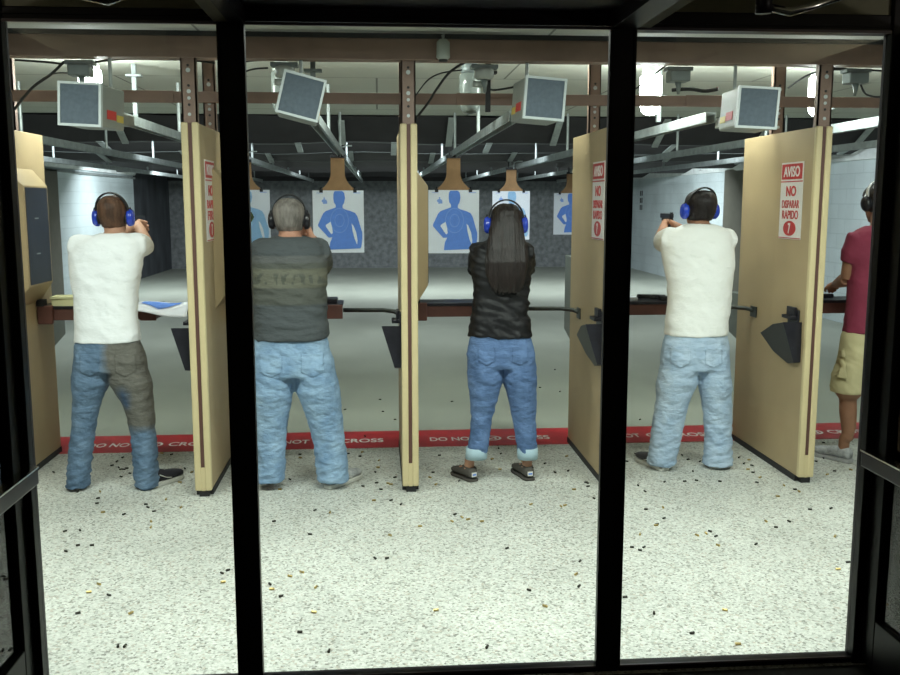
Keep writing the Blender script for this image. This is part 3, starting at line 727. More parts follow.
# ------------------------------------------------------------------ benches and rails
bd = ['in the leftmost lane with yellow paper on it', 'in front of the grey-shirted man', 'in front of the long-haired woman', 'in front of the man right of the right mullion', 'in front of the maroon-shirted man']
for i in range(5):
    x0 = PART[i]+.047; x1 = x0+.72
    t = thing('shooting_bench', 'brown bench with dark top ' + bd[i], 'bench', (x0+.3, 6.05, .9), 'brown benches in the booths')
    obj('tabletop', MB().box((x0, 6.03, .985), (x1, 6.28, 1.005)), 'blackmetal', t, bevel=.003)
    obj('apron', MB().box((x0, 6.04, .915), (x1-.01, 6.27, .985)), 'rust', t)
    obj('bracket', MB().box((x0, 6.0, .895), (x0+.09, 6.04, 1.01)), 'rust', t, bevel=.006)
    obj('bracket_cap', MB().box((x0, 5.99, 1.008), (x0+.045, 6.06, 1.05)), 'black', t, bevel=.004)
    obj('end_cap', MB().box((x1-.10, 6.02, .91), (x1, 6.035, 1.0)), 'rust', t, bevel=.004)
    if i < 4:
        xe = PART[i+1]-hw
        r_ = thing('booth_rail', 'thin dark steel rail beside the ' + ('man in two-tone jeans', 'grey-shirted man', 'long-haired woman', 'man in pale jeans')[i], 'rail', (x1, 6.1, .94), 'thin rails beside the benches')
        obj('bar', MB().tube([(x1, 6.12, .955), (xe-.10, 6.10, .955), (xe-.03, 6.06, .95), (xe, 6.02, .94)], .014, 10), 'rail', r_, smooth=True)
        obj('hook_plate', MB().box((xe-.006, 5.96, .90), (xe, 6.06, .97)), 'rail', r_)
# bench items
t = thing('note_pad', 'pale yellow paper pad on the bench at far left', 'paper', (-2.0, 6.1, 1.005))
obj('sheets', MB().box((-2.05, 6.02, 1.052), (-1.88, 6.17, 1.064), Matrix.Rotation(.06, 3, 'Z')).box((-2.04, 6.03, 1.006), (-1.85, 6.18, 1.052), Matrix.Rotation(-.05, 3, 'Z')), 'yellowpad', t)
# loose target sheet draped over the bench edge
q = MB(); vs = []; fs = []; n = 14
for i in range(n+1):
    u = i/n; x = -1.56+u*.36
    for j in range(n+1):
        v = j/n
        y = 6.20-v*.26; zz = 1.01 + .006*math.sin(u*7) if v < .62 else 1.01-(v-.62)*.20*(.35+u*.65) + .006*math.sin(u*7)
        vs.append((x, y, zz))
for i in range(n):
    for j in range(n): a = i*(n+1)+j; fs.append((a, a+1, a+n+2, a+n+1))
t = thing('loose_target_sheet', 'unused paper target sheet draped over the bench right of the man in two-tone jeans', 'paper target', (-1.4, 6.1, 1.0))
o = obj('sheet', q.add(vs, fs), 'paper', t, smooth=True); sd = o.modifiers.new('s', 'SOLIDIFY'); sd.thickness = .0015
q = MB(); vs = []; fs = []
for i in range(n+1):
    u = i/n; x = -1.50+u*.24
    for j in range(n+1):
        v = .22+.58*j/n*(1-.35*abs(u-.5)*2); y = 6.20-v*.26; zz = 1.01 + .006*math.sin((x+1.56)/.36*7)
        uu = (x+1.56)/.36
        if v >= .62: zz = 1.01-(v-.62)*.20*(.35+uu*.65)+.006*math.sin(uu*7)
        vs.append((x, y-.002, zz+.004))
for i in range(n):
    for j in range(n): a = i*(n+1)+j; fs.append((a, a+1, a+n+2, a+n+1))
obj('silhouette', q.add(vs, fs), 'blue', t, smooth=True)
tag(obj('ammunition_tray', MB().box((-.42, 6.05, 1.007), (-.27, 6.2, 1.035)), 'blackmetal', bevel=.004), 'flat dark tray on the bench right of the grey-shirted man', 'tray')
tag(obj('ammunition_box', MB().box((1.60, 6.07, 1.007), (1.70, 6.15, 1.03)), 'paper', bevel=.003), 'small white box on the bench just right of the right mullion', 'box')
# ------------------------------------------------------------------ pistols
def pistol(name, loc, yaw, label, pitch=0, roll=0):
    t = thing(name, label, 'pistol', loc, 'handguns')
    X = Matrix.Translation(loc) @ Matrix.Rotation(yaw, 4, 'Z') @ Matrix.Rotation(pitch, 4, 'X') @ Matrix.Rotation(roll, 4, 'Y')
    obj('slide', MB().box((-.014, -.05, 0), (.014, .135, .03)).xf(X), 'blackmetal', t, bevel=.004)
    obj('receiver', MB().box((-.012, -.045, -.02), (.012, .11, 0)).xf(X), 'black', t, bevel=.002)
    obj('barrel', MB().tube([(0, .13, .015), (0, .142, .015)], .007, 12).xf(X), 'steel', t)
    g = MB(); g.add([(-.014, -.05, -.01), (.014, -.05, -.01), (.014, .0, -.01), (-.014, .0, -.01), (-.015, -.075, -.105), (.015, -.075, -.105), (.015, -.025, -.105), (-.015, -.025, -.105)], [(0,1,2,3),(7,6,5,4),(0,4,5,1),(1,5,6,2),(2,6,7,3),(3,7,4,0)])
    obj('grip', g.xf(X), 'black', t, bevel=.004)
    obj('trigger_guard', MB().tube([(0, .0, -.02), (0, .005, -.045), (0, .035, -.045), (0, .045, -.02)], .004, 8).xf(X), 'black', t)
    obj('trigger', MB().tube([(0, .022, -.018), (0, .018, -.035)], .003, 6).xf(X), 'steel', t)
    obj('rear_sight', MB().box((-.009, -.048, .03), (.009, -.038, .037)).xf(X), 'black', t)
    return t
pistol('handgun', (1.86, 6.16, 1.022), math.radians(70), 'dark handgun lying on the bench right of the small white box', roll=PI/2)
pistol('handgun', (2.93, 6.14, 1.022), math.radians(-80), 'dark handgun lying on the bench left of the maroon-shirted man', roll=PI/2)
# ------------------------------------------------------------------ people
def jeans_mat(name, base, light, patch=None):
    m = mat(name, base, .85, bump=.8, bscale=13, bdist=.03, stretch=(1, 1, 1.9)); nt, n, b = nodes(m); tc = n.new('ShaderNodeTexCoord')
    t = n.new('ShaderNodeTexNoise'); t.inputs['Scale'].default_value = 7; t.inputs['Detail'].default_value = 7; t.inputs['Roughness'].default_value = .65
    nt.links.new(tc.outputs['Object'], t.inputs['Vector'])
    r = n.new('ShaderNodeValToRGB'); r.color_ramp.elements[0].position = .32; r.color_ramp.elements[1].position = .68
    r.color_ramp.elements[0].color = (*base, 1); r.color_ramp.elements[1].color = (*light, 1)
    nt.links.new(t.outputs['Fac'], r.inputs[0]); out = r.outputs[0]
    if patch:
        for lo, hi, col in patch:
            f = None
            sx = n.new('ShaderNodeSeparateXYZ'); 
            t2 = n.new('ShaderNodeTexNoise'); t2.inputs['Scale'].default_value = 9
            nt.links.new(tc.outputs['Object'], t2.inputs['Vector'])
            ad = n.new('ShaderNodeVectorMath'); ad.operation = 'MULTIPLY_ADD'; ad.inputs[1].default_value = (.07, .07, .07)
            nt.links.new(t2.outputs['Color'], ad.inputs[0]); nt.links.new(tc.outputs['Object'], ad.inputs[2]); nt.links.new(ad.outputs[0], sx.inputs[0])
            for ax, l_, h_ in (('X', lo[0], hi[0]), ('Z', lo[1], hi[1])):
                for lim, sgn in ((l_, 1), (h_, -1)):
                    q = n.new('ShaderNodeMapRange'); q.inputs[1].default_value = lim-sgn*.028; q.inputs[2].default_value = lim+sgn*.028
                    nt.links.new(sx.outputs[ax], q.inputs[0])
                    if f is None: f = q.outputs[0]
                    else:
                        mm = n.new('ShaderNodeMath'); mm.operation = 'MULTIPLY'; nt.links.new(f, mm.inputs[0]); nt.links.new(q.outputs[0], mm.inputs[1]); f = mm.outputs[0]
            mx = n.new('ShaderNodeMix'); mx.data_type = 'RGBA'; nt.links.new(f, mx.inputs[0]); nt.links.new(out, mx.inputs[6]); mx.inputs[7].default_value = (*col, 1); out = mx.outputs[2]
    nt.links.new(out, b.inputs['Base Color'])
    return m
def hair_mat(name, col, col2, rough=.45):
    return mat(name, col, rough, bump=.6, bscale=90, var=.5, vscale=40, stretch=(1, 1, .12), spec=.4)
def skin(name, col): return mat(name, col, .55, bump=.05, bscale=120, var=.1, vscale=14)
NZ = noise.noise
def wr(seed, amp, fx=6., fz=16., mid=1., slant=0.):
    def fn(co, no):
        p = Vector((co.x*fx+seed*3.1, co.y*fx, co.z*fz+co.x*slant))
        q = p*1.9+Vector((seed, 5, 2))
        v = 1-2*abs(NZ(p+Vector((NZ(q), NZ(q+Vector((9, 0, 0))), 0))*.7))
        v2 = NZ(q*1.3)
        return co + no*(amp*(v*.7-.35+v2*.45))
    return fn
HEAD = [(-.01, .035, .03, .03), (.03, .040, .038, .036), (.09, .030, .052, .056), (.2, .014, .062, .078), (.33, .004, .068, .089), (.47, 0, .074, .096), (.6, -.003, .078, .099), (.73, -.006, .077, .097), (.84, -.008, .069, .086), (.93, -.010, .052, .064), (.98, -.012, .032, .040), (1.0, -.012, .012, .016)]
def head_mb(mb, base, h, yaw, pitch, s=1.0):
    """base = chin-level centre, facing +Y"""
    R = Matrix.Translation(base) @ Matrix.Rotation(yaw, 4, 'Z') @ Matrix.Rotation(pitch, 4, 'X')
    q = MB(); q.hring([(0, cy*s, z*h, a*s, b*s) for z, cy, a, b in HEAD], 26, 2.1)
    q.tube([(0, .088*s, .50*h), (0, .108*s, .36*h), (0, .098*s, .31*h)], [.010, .017, .012], 10)            # nose
    q.tube([(-.022, .093*s, .20*h), (0, .100*s, .205*h), (.022, .093*s, .20*h)], [.006, .009, .006], 8)     # lips
    q.tube([(-.04, .082*s, .56*h), (0, .094*s, .555*h), (.04, .082*s, .56*h)], [.008, .011, .008], 8)       # brow
    q.ell((0, .07*s, .04*h), (.025, .025, .02))                                                           # chin
    for sg in (-1, 1):
        q.ell((sg*.078*s, -.004, .44*h), (.010, .020, .033), 12, Matrix.Rotation(sg*.35, 3, 'Z'))
        q.ell((sg*.052*s, .055, .38*h), (.022, .03, .025))
    q.xf(R); mb.v and None
    k = len(mb.v); mb.v += q.v; mb.f += [tuple(i+k for i in f) for f in q.f]
    return R
def hand(mb, wrist, direction, up, side, curl=1.0, scale=1.0):
    """palm + four fingers + thumb; direction = knuckle direction, up = back-of-hand normal, side = thumb side"""
    d = Vector(direction).normalized(); u = Vector(up); u = (u-d*u.dot(d)).normalized(); s = d.cross(u)*side
    w = Vector(wrist); sc = scale
    R = [w+s*a*sc+d*.0 for a in (0,)]
    # palm as flattened tube
    q = MB()
    rings = []
    for t, hw_, th in ((-.01, .028, .022), (.03, .036, .018), (.06, .042, .016), (.09, .040, .013)):
        rings.append([w+d*t*sc+s*(hw_*sc*math.cos(a))+u*(th*sc*math.sin(a)) for a in [2*PI*j/14 for j in range(14)]])
    q.loft(rings)
    for k, (off, L, r) in enumerate(((.030, .072, .0085), (.010, .080, .009), (-.011, .074, .0085), (-.031, .058, .0075))):
        p0 = w+d*.075*sc+s*off*sc
        a1 = .55*curl; a2 = 1.45*curl; a3 = 2.2*curl
        p1 = p0+(d*math.cos(a1)-u*math.sin(a1))*L*.42*sc
        p2 = p1+(d*math.cos(a2)-u*math.sin(a2))*L*.33*sc
        p3 = p2+(d*math.cos(a3)-u*math.sin(a3))*L*.25*sc
        q.tube([p0-d*.015, p0, p1, p2, p3], [r, r*1.08, r, r*.92, r*.75], 9)
    p0 = w+d*.025*sc+s*.026*sc
    p1 = p0+(d*.55+s*.65-u*.25).normalized()*.038*sc
    p2 = p1+(d*.85+s*.1-u*.45).normalized()*.032*sc
    p3 = p2+(d*.8-s*.3-u*.5).normalized()*.024*sc
    q.tube([p0, p1, p2, p3], [.014, .0115, .010, .008], 9)
    k = len(mb.v); mb.v += q.v; mb.f += [tuple(i+k for i in f) for f in q.f]
def rows_px(rows, Y):
    out = []
    for r in rows:
        y, xl, xr, b = r[:4]; dy = r[4] if len(r) > 4 else 0
        c = at((xl+xr)/2, y, Y+dy); e = at(xr, y, Y+dy)
        out.append((c.x, Y+dy, c.z, abs(e.x-c.x), b))
    return out
def shrink(rows, k, db=None): return [(a, b, c, d*k, e*k) for a, b, c, d, e in rows]
def shoe(person, heel, ang, L, up, sole, kind='sneaker', lab=None):
    """heel = ground point under the heel, ang = toe direction angle from +Y towards +X"""
    X = Matrix.Translation(heel) @ Matrix.Rotation(-ang, 4, 'Z')
    q = MB(); secs = []
    prof = [(0, .028, .055), (.02, .034, .075), (.06, .036, .085), (.10, .036, .08), (.15, .040, .062), (.20, .046, .05), (.25, .045, .042), (.285, .032, .034), (.30, .012, .026)]
    if kind == 'slip': prof = [(y, a*.95, h*.78) for y, a, h in prof]
    for y, a, h in prof:
        y = y*L/.30
        ring = []
        for j in range(18):
            t = 2*PI*j/18; c, s_ = math.cos(t), math.sin(t)
            ring.append(Vector((a*math.copysign(abs(c)**.7, c), y, .022+(h*(.5+.5*math.copysign(abs(s_)**.8, s_))))))
        secs.append(ring)
    q.loft(secs).xf(X)
    u = obj('shoe', q, up, person, smooth=True)
    if lab: u['label'] = lab
    q = MB(); secs = []
    for y, a, h in [(-.008, .022, 0)]+[(p[0], p[1]+.004, 0) for p in prof]+[(.308, .006, 0)]:
        y = y*L/.30; t = .026 if kind != 'slip' else .016
        secs.append([Vector(p) for p in ((-a, y, .0015), (a, y, .0015), (a+.001, y, t), (-a-.001, y, t))])
    q.loft(secs).xf(X); obj('sole', q, sole, u, bevel=.004)
    if kind == 'sneaker':
        for s in (-1, 1):
            obj('stripe', MB().tube([(s*.037, .08*L/.3, .07), (s*.043, .13*L/.3, .045), (s*.045, .17*L/.3, .035)], .0035, 6).xf(X), sole, u)
        obj('laces', MB().tube([(-.018, .12*L/.3, .092), (.018, .14*L/.3, .084), (-.018, .155*L/.3, .078), (.018, .17*L/.3, .072)], .003, 6).xf(X), sole, u)
    else:
        obj('heel_patch', MB().box((-.016, -.006*L/.3, .032), (.016, .0, .058)).xf(X), 'signwhite', u)
        obj('patch_stripe', MB().box((-.012, -.0075*L/.3, .040), (.012, -.004, .050)).xf(X), 'blue', u)
        obj('collar', MB().tube([(.022, .012, .078), (.03, .06, .084), (.015, .105, .078), (-.015, .105, .078), (-.03, .06, .084), (-.022, .012, .078)], .005, 6).xf(X), up, u)
    return u
def surface_patch(target, poly, m, parent, name, off=.004, step=.006, Yfrom=0, dirv=(0, 1, 0)):
    """poly in (x, z); flat outline laid onto the back surface of a garment"""
    me = target.data; base = Vector((0, 0, 0)); p = target.parent
    while p is not None: base += p.location; p = p.parent
    bvh = BVHTree.FromPolygons([tuple(v.co) for v in me.vertices], [tuple(q.vertices) for q in me.polygons])
    xs = [a for a, b in poly]; zs = [b for a, b in poly]
    nx = max(2, int((max(xs)-min(xs))/step)); nz = max(2, int((max(zs)-min(zs))/step))
    def inside(x, z_):
        c = False; n = len(poly)
        for i in range(n):
            (x1, y1), (x2, y2) = poly[i], poly[(i+1) % n]
            if (y1 > z_) != (y2 > z_) and x < (x2-x1)*(z_-y1)/(y2-y1)+x1: c = not c
        return c
    idx = {}; vs = []; fs = []
    for i in range(nx+1):
        for j in range(nz+1):
            x = min(xs)+(max(xs)-min(xs))*i/nx; z_ = min(zs)+(max(zs)-min(zs))*j/nz
            if not inside(x*.999+.001*sum(xs)/len(xs), z_*.999+.001*sum(zs)/len(zs)): continue
            h = bvh.ray_cast(Vector((x, Yfrom, z_))-base, Vector(dirv))
            if h[0] is None: continue
            idx[(i, j)] = len(vs); vs.append(h[0]+base+h[1]*off)
    for (i, j) in list(idx):
        k = [(i, j), (i+1, j), (i+1, j+1), (i, j+1)]
        if all(q in idx for q in k): fs.append(tuple(idx[q] for q in k))
    if not fs: return None
    o = obj(name, MB().add(vs, fs), m, parent, smooth=True)
    sd = o.modifiers.new('s', 'SOLIDIFY'); sd.thickness = .003; sd.offset = 1
    return o
def pocket(garment, cx, cz, w, h, m, person):
    w *= .84; h *= .86
    poly = [(cx-w/2, cz+h/2), (cx+w/2, cz+h/2), (cx+w/2*.92, cz-h*.28), (cx, cz-h/2), (cx-w/2*.92, cz-h*.28)]
    return surface_patch(garment, poly, m, garment, 'pocket', .0015)
def muffs(head_R, h, s, cupm, band, label, cuff=.030, drop=0, tilt=0.0):
    t = thing('ear_muffs', label, 'ear muffs', head_R.translation + Vector((0, 0, h*.45)), 'ear muffs worn by the shooters')
    for sg in (-1, 1):
        c = MB().tube([(sg*.072*s, 0, .44*h), (sg*.088*s, 0, .44*h)], .036, 18, flat=1.0).xf(head_R)
        obj('cushion', c, 'black', t, smooth=True)
        c = MB()
        c.loft([[Vector((sg*x*s, .0+r*math.cos(2*PI*j/20)*.82, .44*h+r*math.sin(2*PI*j/20)*1.08)) for j in range(20)] for x, r in ((.084, .042), (.090, .046), (.106, .045), (.116, .037), (.120, .022), (.121, .004))]).xf(head_R)
        obj('cup', c, cupm, t, smooth=True)
        obj('yoke', MB().tube([(sg*.112*s, 0, .44*h), (sg*.115*s, -.004, .55*h), (sg*.102*s, -.008, .70*h)], .0045, 8).xf(head_R), band, t, smooth=True)
    pts = [(math.cos(a)*.093*s, -.01-tilt*math.sin(a), .60*h+math.sin(a)*.47*h) for a in [PI*j/20 for j in range(21)]]
    q = MB(); rings = []
    for j, p in enumerate(pts):
        a = PI*j/20; rad = Vector((math.cos(a), 0, math.sin(a))); P_ = Vector(p)
        rings.append([P_+Vector((0, -.012, 0))-rad*.004, P_+Vector((0, .012, 0))-rad*.004, P_+Vector((0, .012, 0))+rad*.005, P_+Vector((0, -.012, 0))+rad*.005])
    obj('headband', q.loft(rings).xf(head_R), band, t, bevel=.002)
    return t
def hair_cap(person, R, h, s, m, zlow, front, thick=.010, voxel=.006, extra=None):
    q = MB(); head_q = MB()
    q.hring([(0, cy*s-.002, z*h, (a+thick)*s, (b+thick)*s) for z, cy, a, b in HEAD if z > .15], 26, 2.1)
    Ri = R.inverted()
    def fn(co, no):
        l = Ri @ co
        keep = l.z > h*zlow(l.y/s)
        if not keep:
            c = Vector((0, 0, l.z)); l = c+(l-c)*.80
        else: l = l+ (Ri.to_3x3() @ no)*.0025*NZ(l*160)
        return R @ l
    q.xf(R)
    return vox('hair', q, voxel, m, person, 2, fn)
def build(sp):
    Y = sp['Y']; tl = rows_px(sp['torso'], Y)
    hp = sp['head']; h = sp.get('hh', .225); s = sp.get('hs', 1.0)
    top = at(hp[0], hp[1], Y+sp.get('hy', .04)); base = top-Vector((0, 0, h))
    feetx = at(sp['root'], 470, Y).x
    P = thing('person', sp['label'], 'person', (feetx, Y, 0), 'people standing in the booths')
    body = MB()
    R = head_mb(body, base, h, sp.get('yaw', 0), sp.get('pitch', 0), s)
    # neck
    nb = Vector((tl[0][0], Y, tl[0][2]-.03)); body.tube([nb, (base+nb)/2+Vector((0, .0, .01)), base+Vector((0, -.012, h*.3))], [.066*s, .057*s, .058*s], 16)
    # torso + legs cores
    core = shrink(tl, .80); body.hring(list(core), 24)
    pl = rows_px(sp['hips'], Y); body.hring(shrink(pl, .84), 24)
    for leg in ('legL', 'legR'):
        lr = rows_px(sp[leg], Y); rr = shrink(lr, .72 if not sp.get('bare') else .80)
        body.hring([(pl[-1][0]*.5+lr[0][0]*.5, Y, pl[-1][2]+.04, lr[0][3]*.7, lr[0][4]*.7)]+rr, 20)
        ank = Vector((lr[-1][0], lr[-1][1], max(.07, lr[-1][2]))) if leg+'_ank' not in sp else at(*sp[leg+'_ank'])
        ar = sp.get('ankle_r', .036)
        ft = sp[leg+'_foot']; ang, L = ft[1], ft[2]
        hz = on_floor(*ft[0]) if not isinstance(ft[0], Vector) else ft[0]
        dirv = Vector((math.sin(ang), math.cos(ang), 0))
        aj = hz+dirv*.05+Vector((0, 0, .10))
        body.tube([Vector((lr[-1][0], lr[-1][1], lr[-1][2]+.03)), aj+Vector((0, 0, .04)), aj, hz+dirv*.06+Vector((0, 0, .055))], [lr[-1][3]*.72 if not sp.get('slim') else .042, ar*1.05, ar, .034], 14)
        body.tube([hz+dirv*.03+Vector((0, 0, .045)), hz+dirv*.12+Vector((0, 0, .05)), hz+dirv*.2*L/.3+Vector((0, 0, .04))], [.026, .030, .024], 12)
    # arms
    for sd, a in sp['arms'].items():
        sh, el, wrs = [at(*p) for p in a['pts']]
        mid = sh.lerp(el, .5)
        k = sp.get('armk', 1)
        body.tube([sh, mid, el], [.052*k, .050*k, .041*k], 14)
        body.tube([el, el.lerp(wrs, .3), el.lerp(wrs, .7), wrs], [.041*k, .044*k, .034*k, .027*k], 14)
        hand(body, wrs, a.get('dir', (0, 1, 0)), a.get('up', (1 if sd == 'R' else -1, 0, .2)), a.get('side', 1), a.get('curl', 1))
    o = vox('body', body, .0065, sp['skin'], P, 2)
    e = MB()
    for sg in (-1, 1): e.ell(R @ Vector((sg*.032*s, .082*s, .49*h)), (.013, .011, .010), 12)
    obj('eyes', e, 'eye', P, smooth=True)
    # garment: top
    g = MB(); g.hring(tl, 32, 2.3)
    for sd, a in sp['arms'].items():
        sh, el, wrs = [at(*p) for p in a['pts']]
        f = a.get('sleeve', .8); k = sp.get('sleever', (.074, .070, .064))
        inn = Vector((tl[2][0], Y, sh.z-.02))
        if f <= 1: g.tube([inn.lerp(sh, .55), sh, sh.lerp(el, f*.55), sh.lerp(el, f)], [k[0]*1.02, k[0], k[1], k[2]], 16)
        else: g.tube([inn.lerp(sh, .55), sh, sh.lerp(el, .5), el, el.lerp(wrs, f-1)], [k[0]*1.02, k[0], k[1], k[1]*.95, k[2]*.72], 16)
    top_o = vox(sp['top'][0], g, .0085, sp['top'][1], P, 5, sp.get('wr', wr(sp['seed'], .0055, 5.5, 7, slant=3)))
    # garment: trousers
    g = MB(); g.hring(pl, 32, 2.3)
    for leg in ('legL', 'legR'):
        lr = rows_px(sp[leg], Y)
        if sp.get('short'): lr = lr[:sp['short']]
        lr[0] = lr[0][:4]+(pl[-1][4]*.93,); lr[1] = lr[1][:4]+((lr[1][4]+pl[-1][4]*.8)/2,) if not sp.get('short') else lr[1]
        lr = [(a_, b_, c_, d_*1.05, e_*1.04) for a_, b_, c_, d_, e_ in lr]
        h0 = pl[-1]; sd_ = 1 if lr[0][0] > h0[0] else -1
        xo = h0[0]+sd_*h0[3]*.99; xi = lr[0][0]-sd_*lr[0][3]
        cx_, ax_ = (xo+xi)/2, abs(xo-xi)/2
        h1 = pl[-2]; xo2 = h1[0]+sd_*h1[3]*.93
        g.hring([((xo2+xi)/2, Y, h1[2], abs(xo2-xi)/2*.9, h1[4]*.85), (cx_, Y, h0[2], ax_, h0[4]*.98)]+lr, 24, 2.15)
    def wj(co, no, f1=wr(sp['seed']+5, .007, 5, 9, slant=6), f2=wr(sp['seed']+9, .008, 4, 26, slant=-8)):
        zz = co.z; co = f1(co, no)
        w = max(0, min(1, (.55-zz)/.4))
        return co+(f2(co, no)-co)*w*sp.get('stack', 1)
    hz_ = pl[-1]; zb = hz_[2]+.05
    for sg in (-1, 1): g.ell((hz_[0]+sg*hz_[3]*.47, Y-hz_[4]*.28, zb), (hz_[3]*.46, hz_[4]*.72, .11), 16)
    tr = vox(sp['trousers'][0], g, .0085, sp['trousers'][1], P, 8, wj)
    for leg in ('legL', 'legR'):
        ft = sp[leg+'_foot']
        hz = on_floor(*ft[0])
        shoe(P, hz, ft[1], ft[2], ft[3], ft[4], ft[5] if len(ft) > 5 else 'sneaker')
    return P, R, h, s, top_o, tr
M['eye'] = mat('eye_white', (.75, .72, .7), .3)
M['skinA'] = skin('light_tan_skin', (.50, .28, .19)); M['skinB'] = skin('ruddy_skin', (.48, .25, .17)); M['skinC'] = skin('tan_skin', (.42, .22, .14)); M['skinD'] = skin('brown_skin', (.30, .145, .085))
M['whiteshirt'] = mat('white_cotton', (.86, .88, .90), .85, bump=.55, bscale=8, bdist=.03, stretch=(1, 1, 1.6))
M['whiteshirt2'] = mat('warm_white_cotton', (.87, .88, .86), .85, bump=.55, bscale=8, bdist=.03, stretch=(1, 1, 1.6))
M['leather'] = mat('black_leather', (.008, .008, .010), .5, spec=.35, bump=.25, bscale=60, var=.2)
M['maroon'] = mat('maroon_cotton', (.24, .03, .065), .85, bump=.5, bscale=9, bdist=.03, var=.08)
M['khaki'] = mat('khaki_cotton', (.56, .50, .29), .85, bump=.15, bscale=150, var=.08)
M['jeans1'] = jeans_mat('mid_blue_jeans', (.07, .125, .21), (.14, .22, .34), None)
M['jeans2'] = jeans_mat('washed_blue_jeans', (.15, .26, .42), (.32, .46, .62))
M['jeans3'] = jeans_mat('blue_skinny_jeans', (.055, .11, .24), (.13, .22, .42))
M['jeans4'] = jeans_mat('pale_blue_jeans', (.30, .42, .58), (.48, .60, .74))
M['cuffblue'] = mat('pale_denim_inside', (.38, .52, .60), .85, bump=.2, bscale=150)
M['bluecup'] = mat('glossy_blue_plastic', (.02, .06, .52), .25, spec=.6, coat=.3)
M['blackcup'] = mat('black_plastic', (.015, .015, .02), .3)
M['silver'] = mat('silver_plastic', (.5, .5, .52), .3, .5)
M['canvas'] = mat('black_canvas', (.02, .02, .03), .8)
M['whiterub'] = mat('white_rubber', (.62, .62, .58), .6)
M['greymesh'] = mat('grey_shoe_mesh', (.40, .41, .42), .7, var=.25, vscale=40)
M['brownshoe'] = mat('grey_brown_shoe_fabric', (.075, .068, .06), .9, bump=.2)
M['darkshoe'] = mat('dark_shoe_leather', (.05, .05, .06), .6, var=.4, vscale=30)
M['hair1'] = hair_mat('short_brown_hair', (.10, .05, .03), None, .6)
M['hair2'] = hair_mat('short_grey_hair', (.20, .18, .165), None, .6)
M['hair3'] = hair_mat('long_dark_hair', (.014, .009, .008), None, .45)
M['hair4'] = hair_mat('black_hair', (.014, .010, .010), None, .5)
# grey T-shirt with printed chest band
def band_shirt():
    m = mat('grey_shirt_with_print', (.085, .095, .095), .85, bump=.8, bscale=9, bdist=.03, stretch=(1, 1, 2.2)); nt, n, b = nodes(m); tc = n.new('ShaderNodeTexCoord')
    sx = n.new('ShaderNodeSeparateXYZ'); nt.links.new(tc.outputs['Object'], sx.inputs[0])
    r = n.new('ShaderNodeValToRGB'); r.color_ramp.interpolation = 'LINEAR'
    q = n.new('ShaderNodeMapRange'); q.inputs[1].default_value = .90; q.inputs[2].default_value = 1.55; nt.links.new(sx.outputs['Z'], q.inputs[0])
    def zz(py): return (at(290, py, 5.25).z-.90)/.65
    G = (.064, .074, .080); Wn = (.095, .10, .10); T = (.125, .125, .095); O = (.075, .08, .07)
    stops = [(zz(345), G), (zz(306), G), (zz(304), O), (zz(298), O), (zz(289), O), (zz(287), T), (zz(270), T), (zz(268), O), (zz(264), O), (zz(262), Wn), (zz(257), Wn), (zz(255), G)]
    el = r.color_ramp.elements
    el[0].position = max(0, stops[0][0]); el[0].color = (*stops[0][1], 1); el[1].position = stops[-1][0]; el[1].color = (*stops[-1][1], 1)
    for p, c in stops[1:-1]:
        e = el.new(p); e.color = (*c, 1)
    nt.links.new(q.outputs[0], r.inputs[0])
    # dark figures along the band
    v = n.new('ShaderNodeTexNoise'); v.inputs['Scale'].default_value = 38; mp = n.new('ShaderNodeMapping'); mp.inputs['Scale'].default_value = (1, .05, .45)
    nt.links.new(tc.outputs['Object'], mp.inputs[0]); nt.links.new(mp.outputs[0], v.inputs['Vector'])
    th = n.new('ShaderNodeMapRange'); th.inputs[1].default_value = .50; th.inputs[2].default_value = .56; nt.links.new(v.outputs['Fac'], th.inputs[0])
    a = n.new('ShaderNodeMapRange'); a.inputs[1].default_value = at(290, 285, 5.25).z; a.inputs[2].default_value = at(290, 284, 5.25).z; nt.links.new(sx.outputs['Z'], a.inputs[0])
    c_ = n.new('ShaderNodeMapRange'); c_.inputs[1].default_value = at(290, 272, 5.25).z; c_.inputs[2].default_value = at(290, 275, 5.25).z; nt.links.new(sx.outputs['Z'], c_.inputs[0])
    m1 = n.new('ShaderNodeMath'); m1.operation = 'MULTIPLY'; nt.links.new(a.outputs[0], m1.inputs[0]); nt.links.new(c_.outputs[0], m1.inputs[1])
    m2 = n.new('ShaderNodeMath'); m2.operation = 'MULTIPLY'; nt.links.new(m1.outputs[0], m2.inputs[0]); nt.links.new(th.outputs[0], m2.inputs[1])
    mx = n.new('ShaderNodeMix'); mx.data_type = 'RGBA'; nt.links.new(m2.outputs[0], mx.inputs[0]); nt.links.new(r.outputs[0], mx.inputs[6]); mx.inputs[7].default_value = (.075, .08, .065, 1)
    nt.links.new(mx.outputs[2], b.inputs['Base Color'])
    return m
M['bandshirt'] = band_shirt()
D = math.radians
low = lambda yb, yf: (lambda y: yb if y < .0 else yb+(yf-yb)*min(1, y/.06))
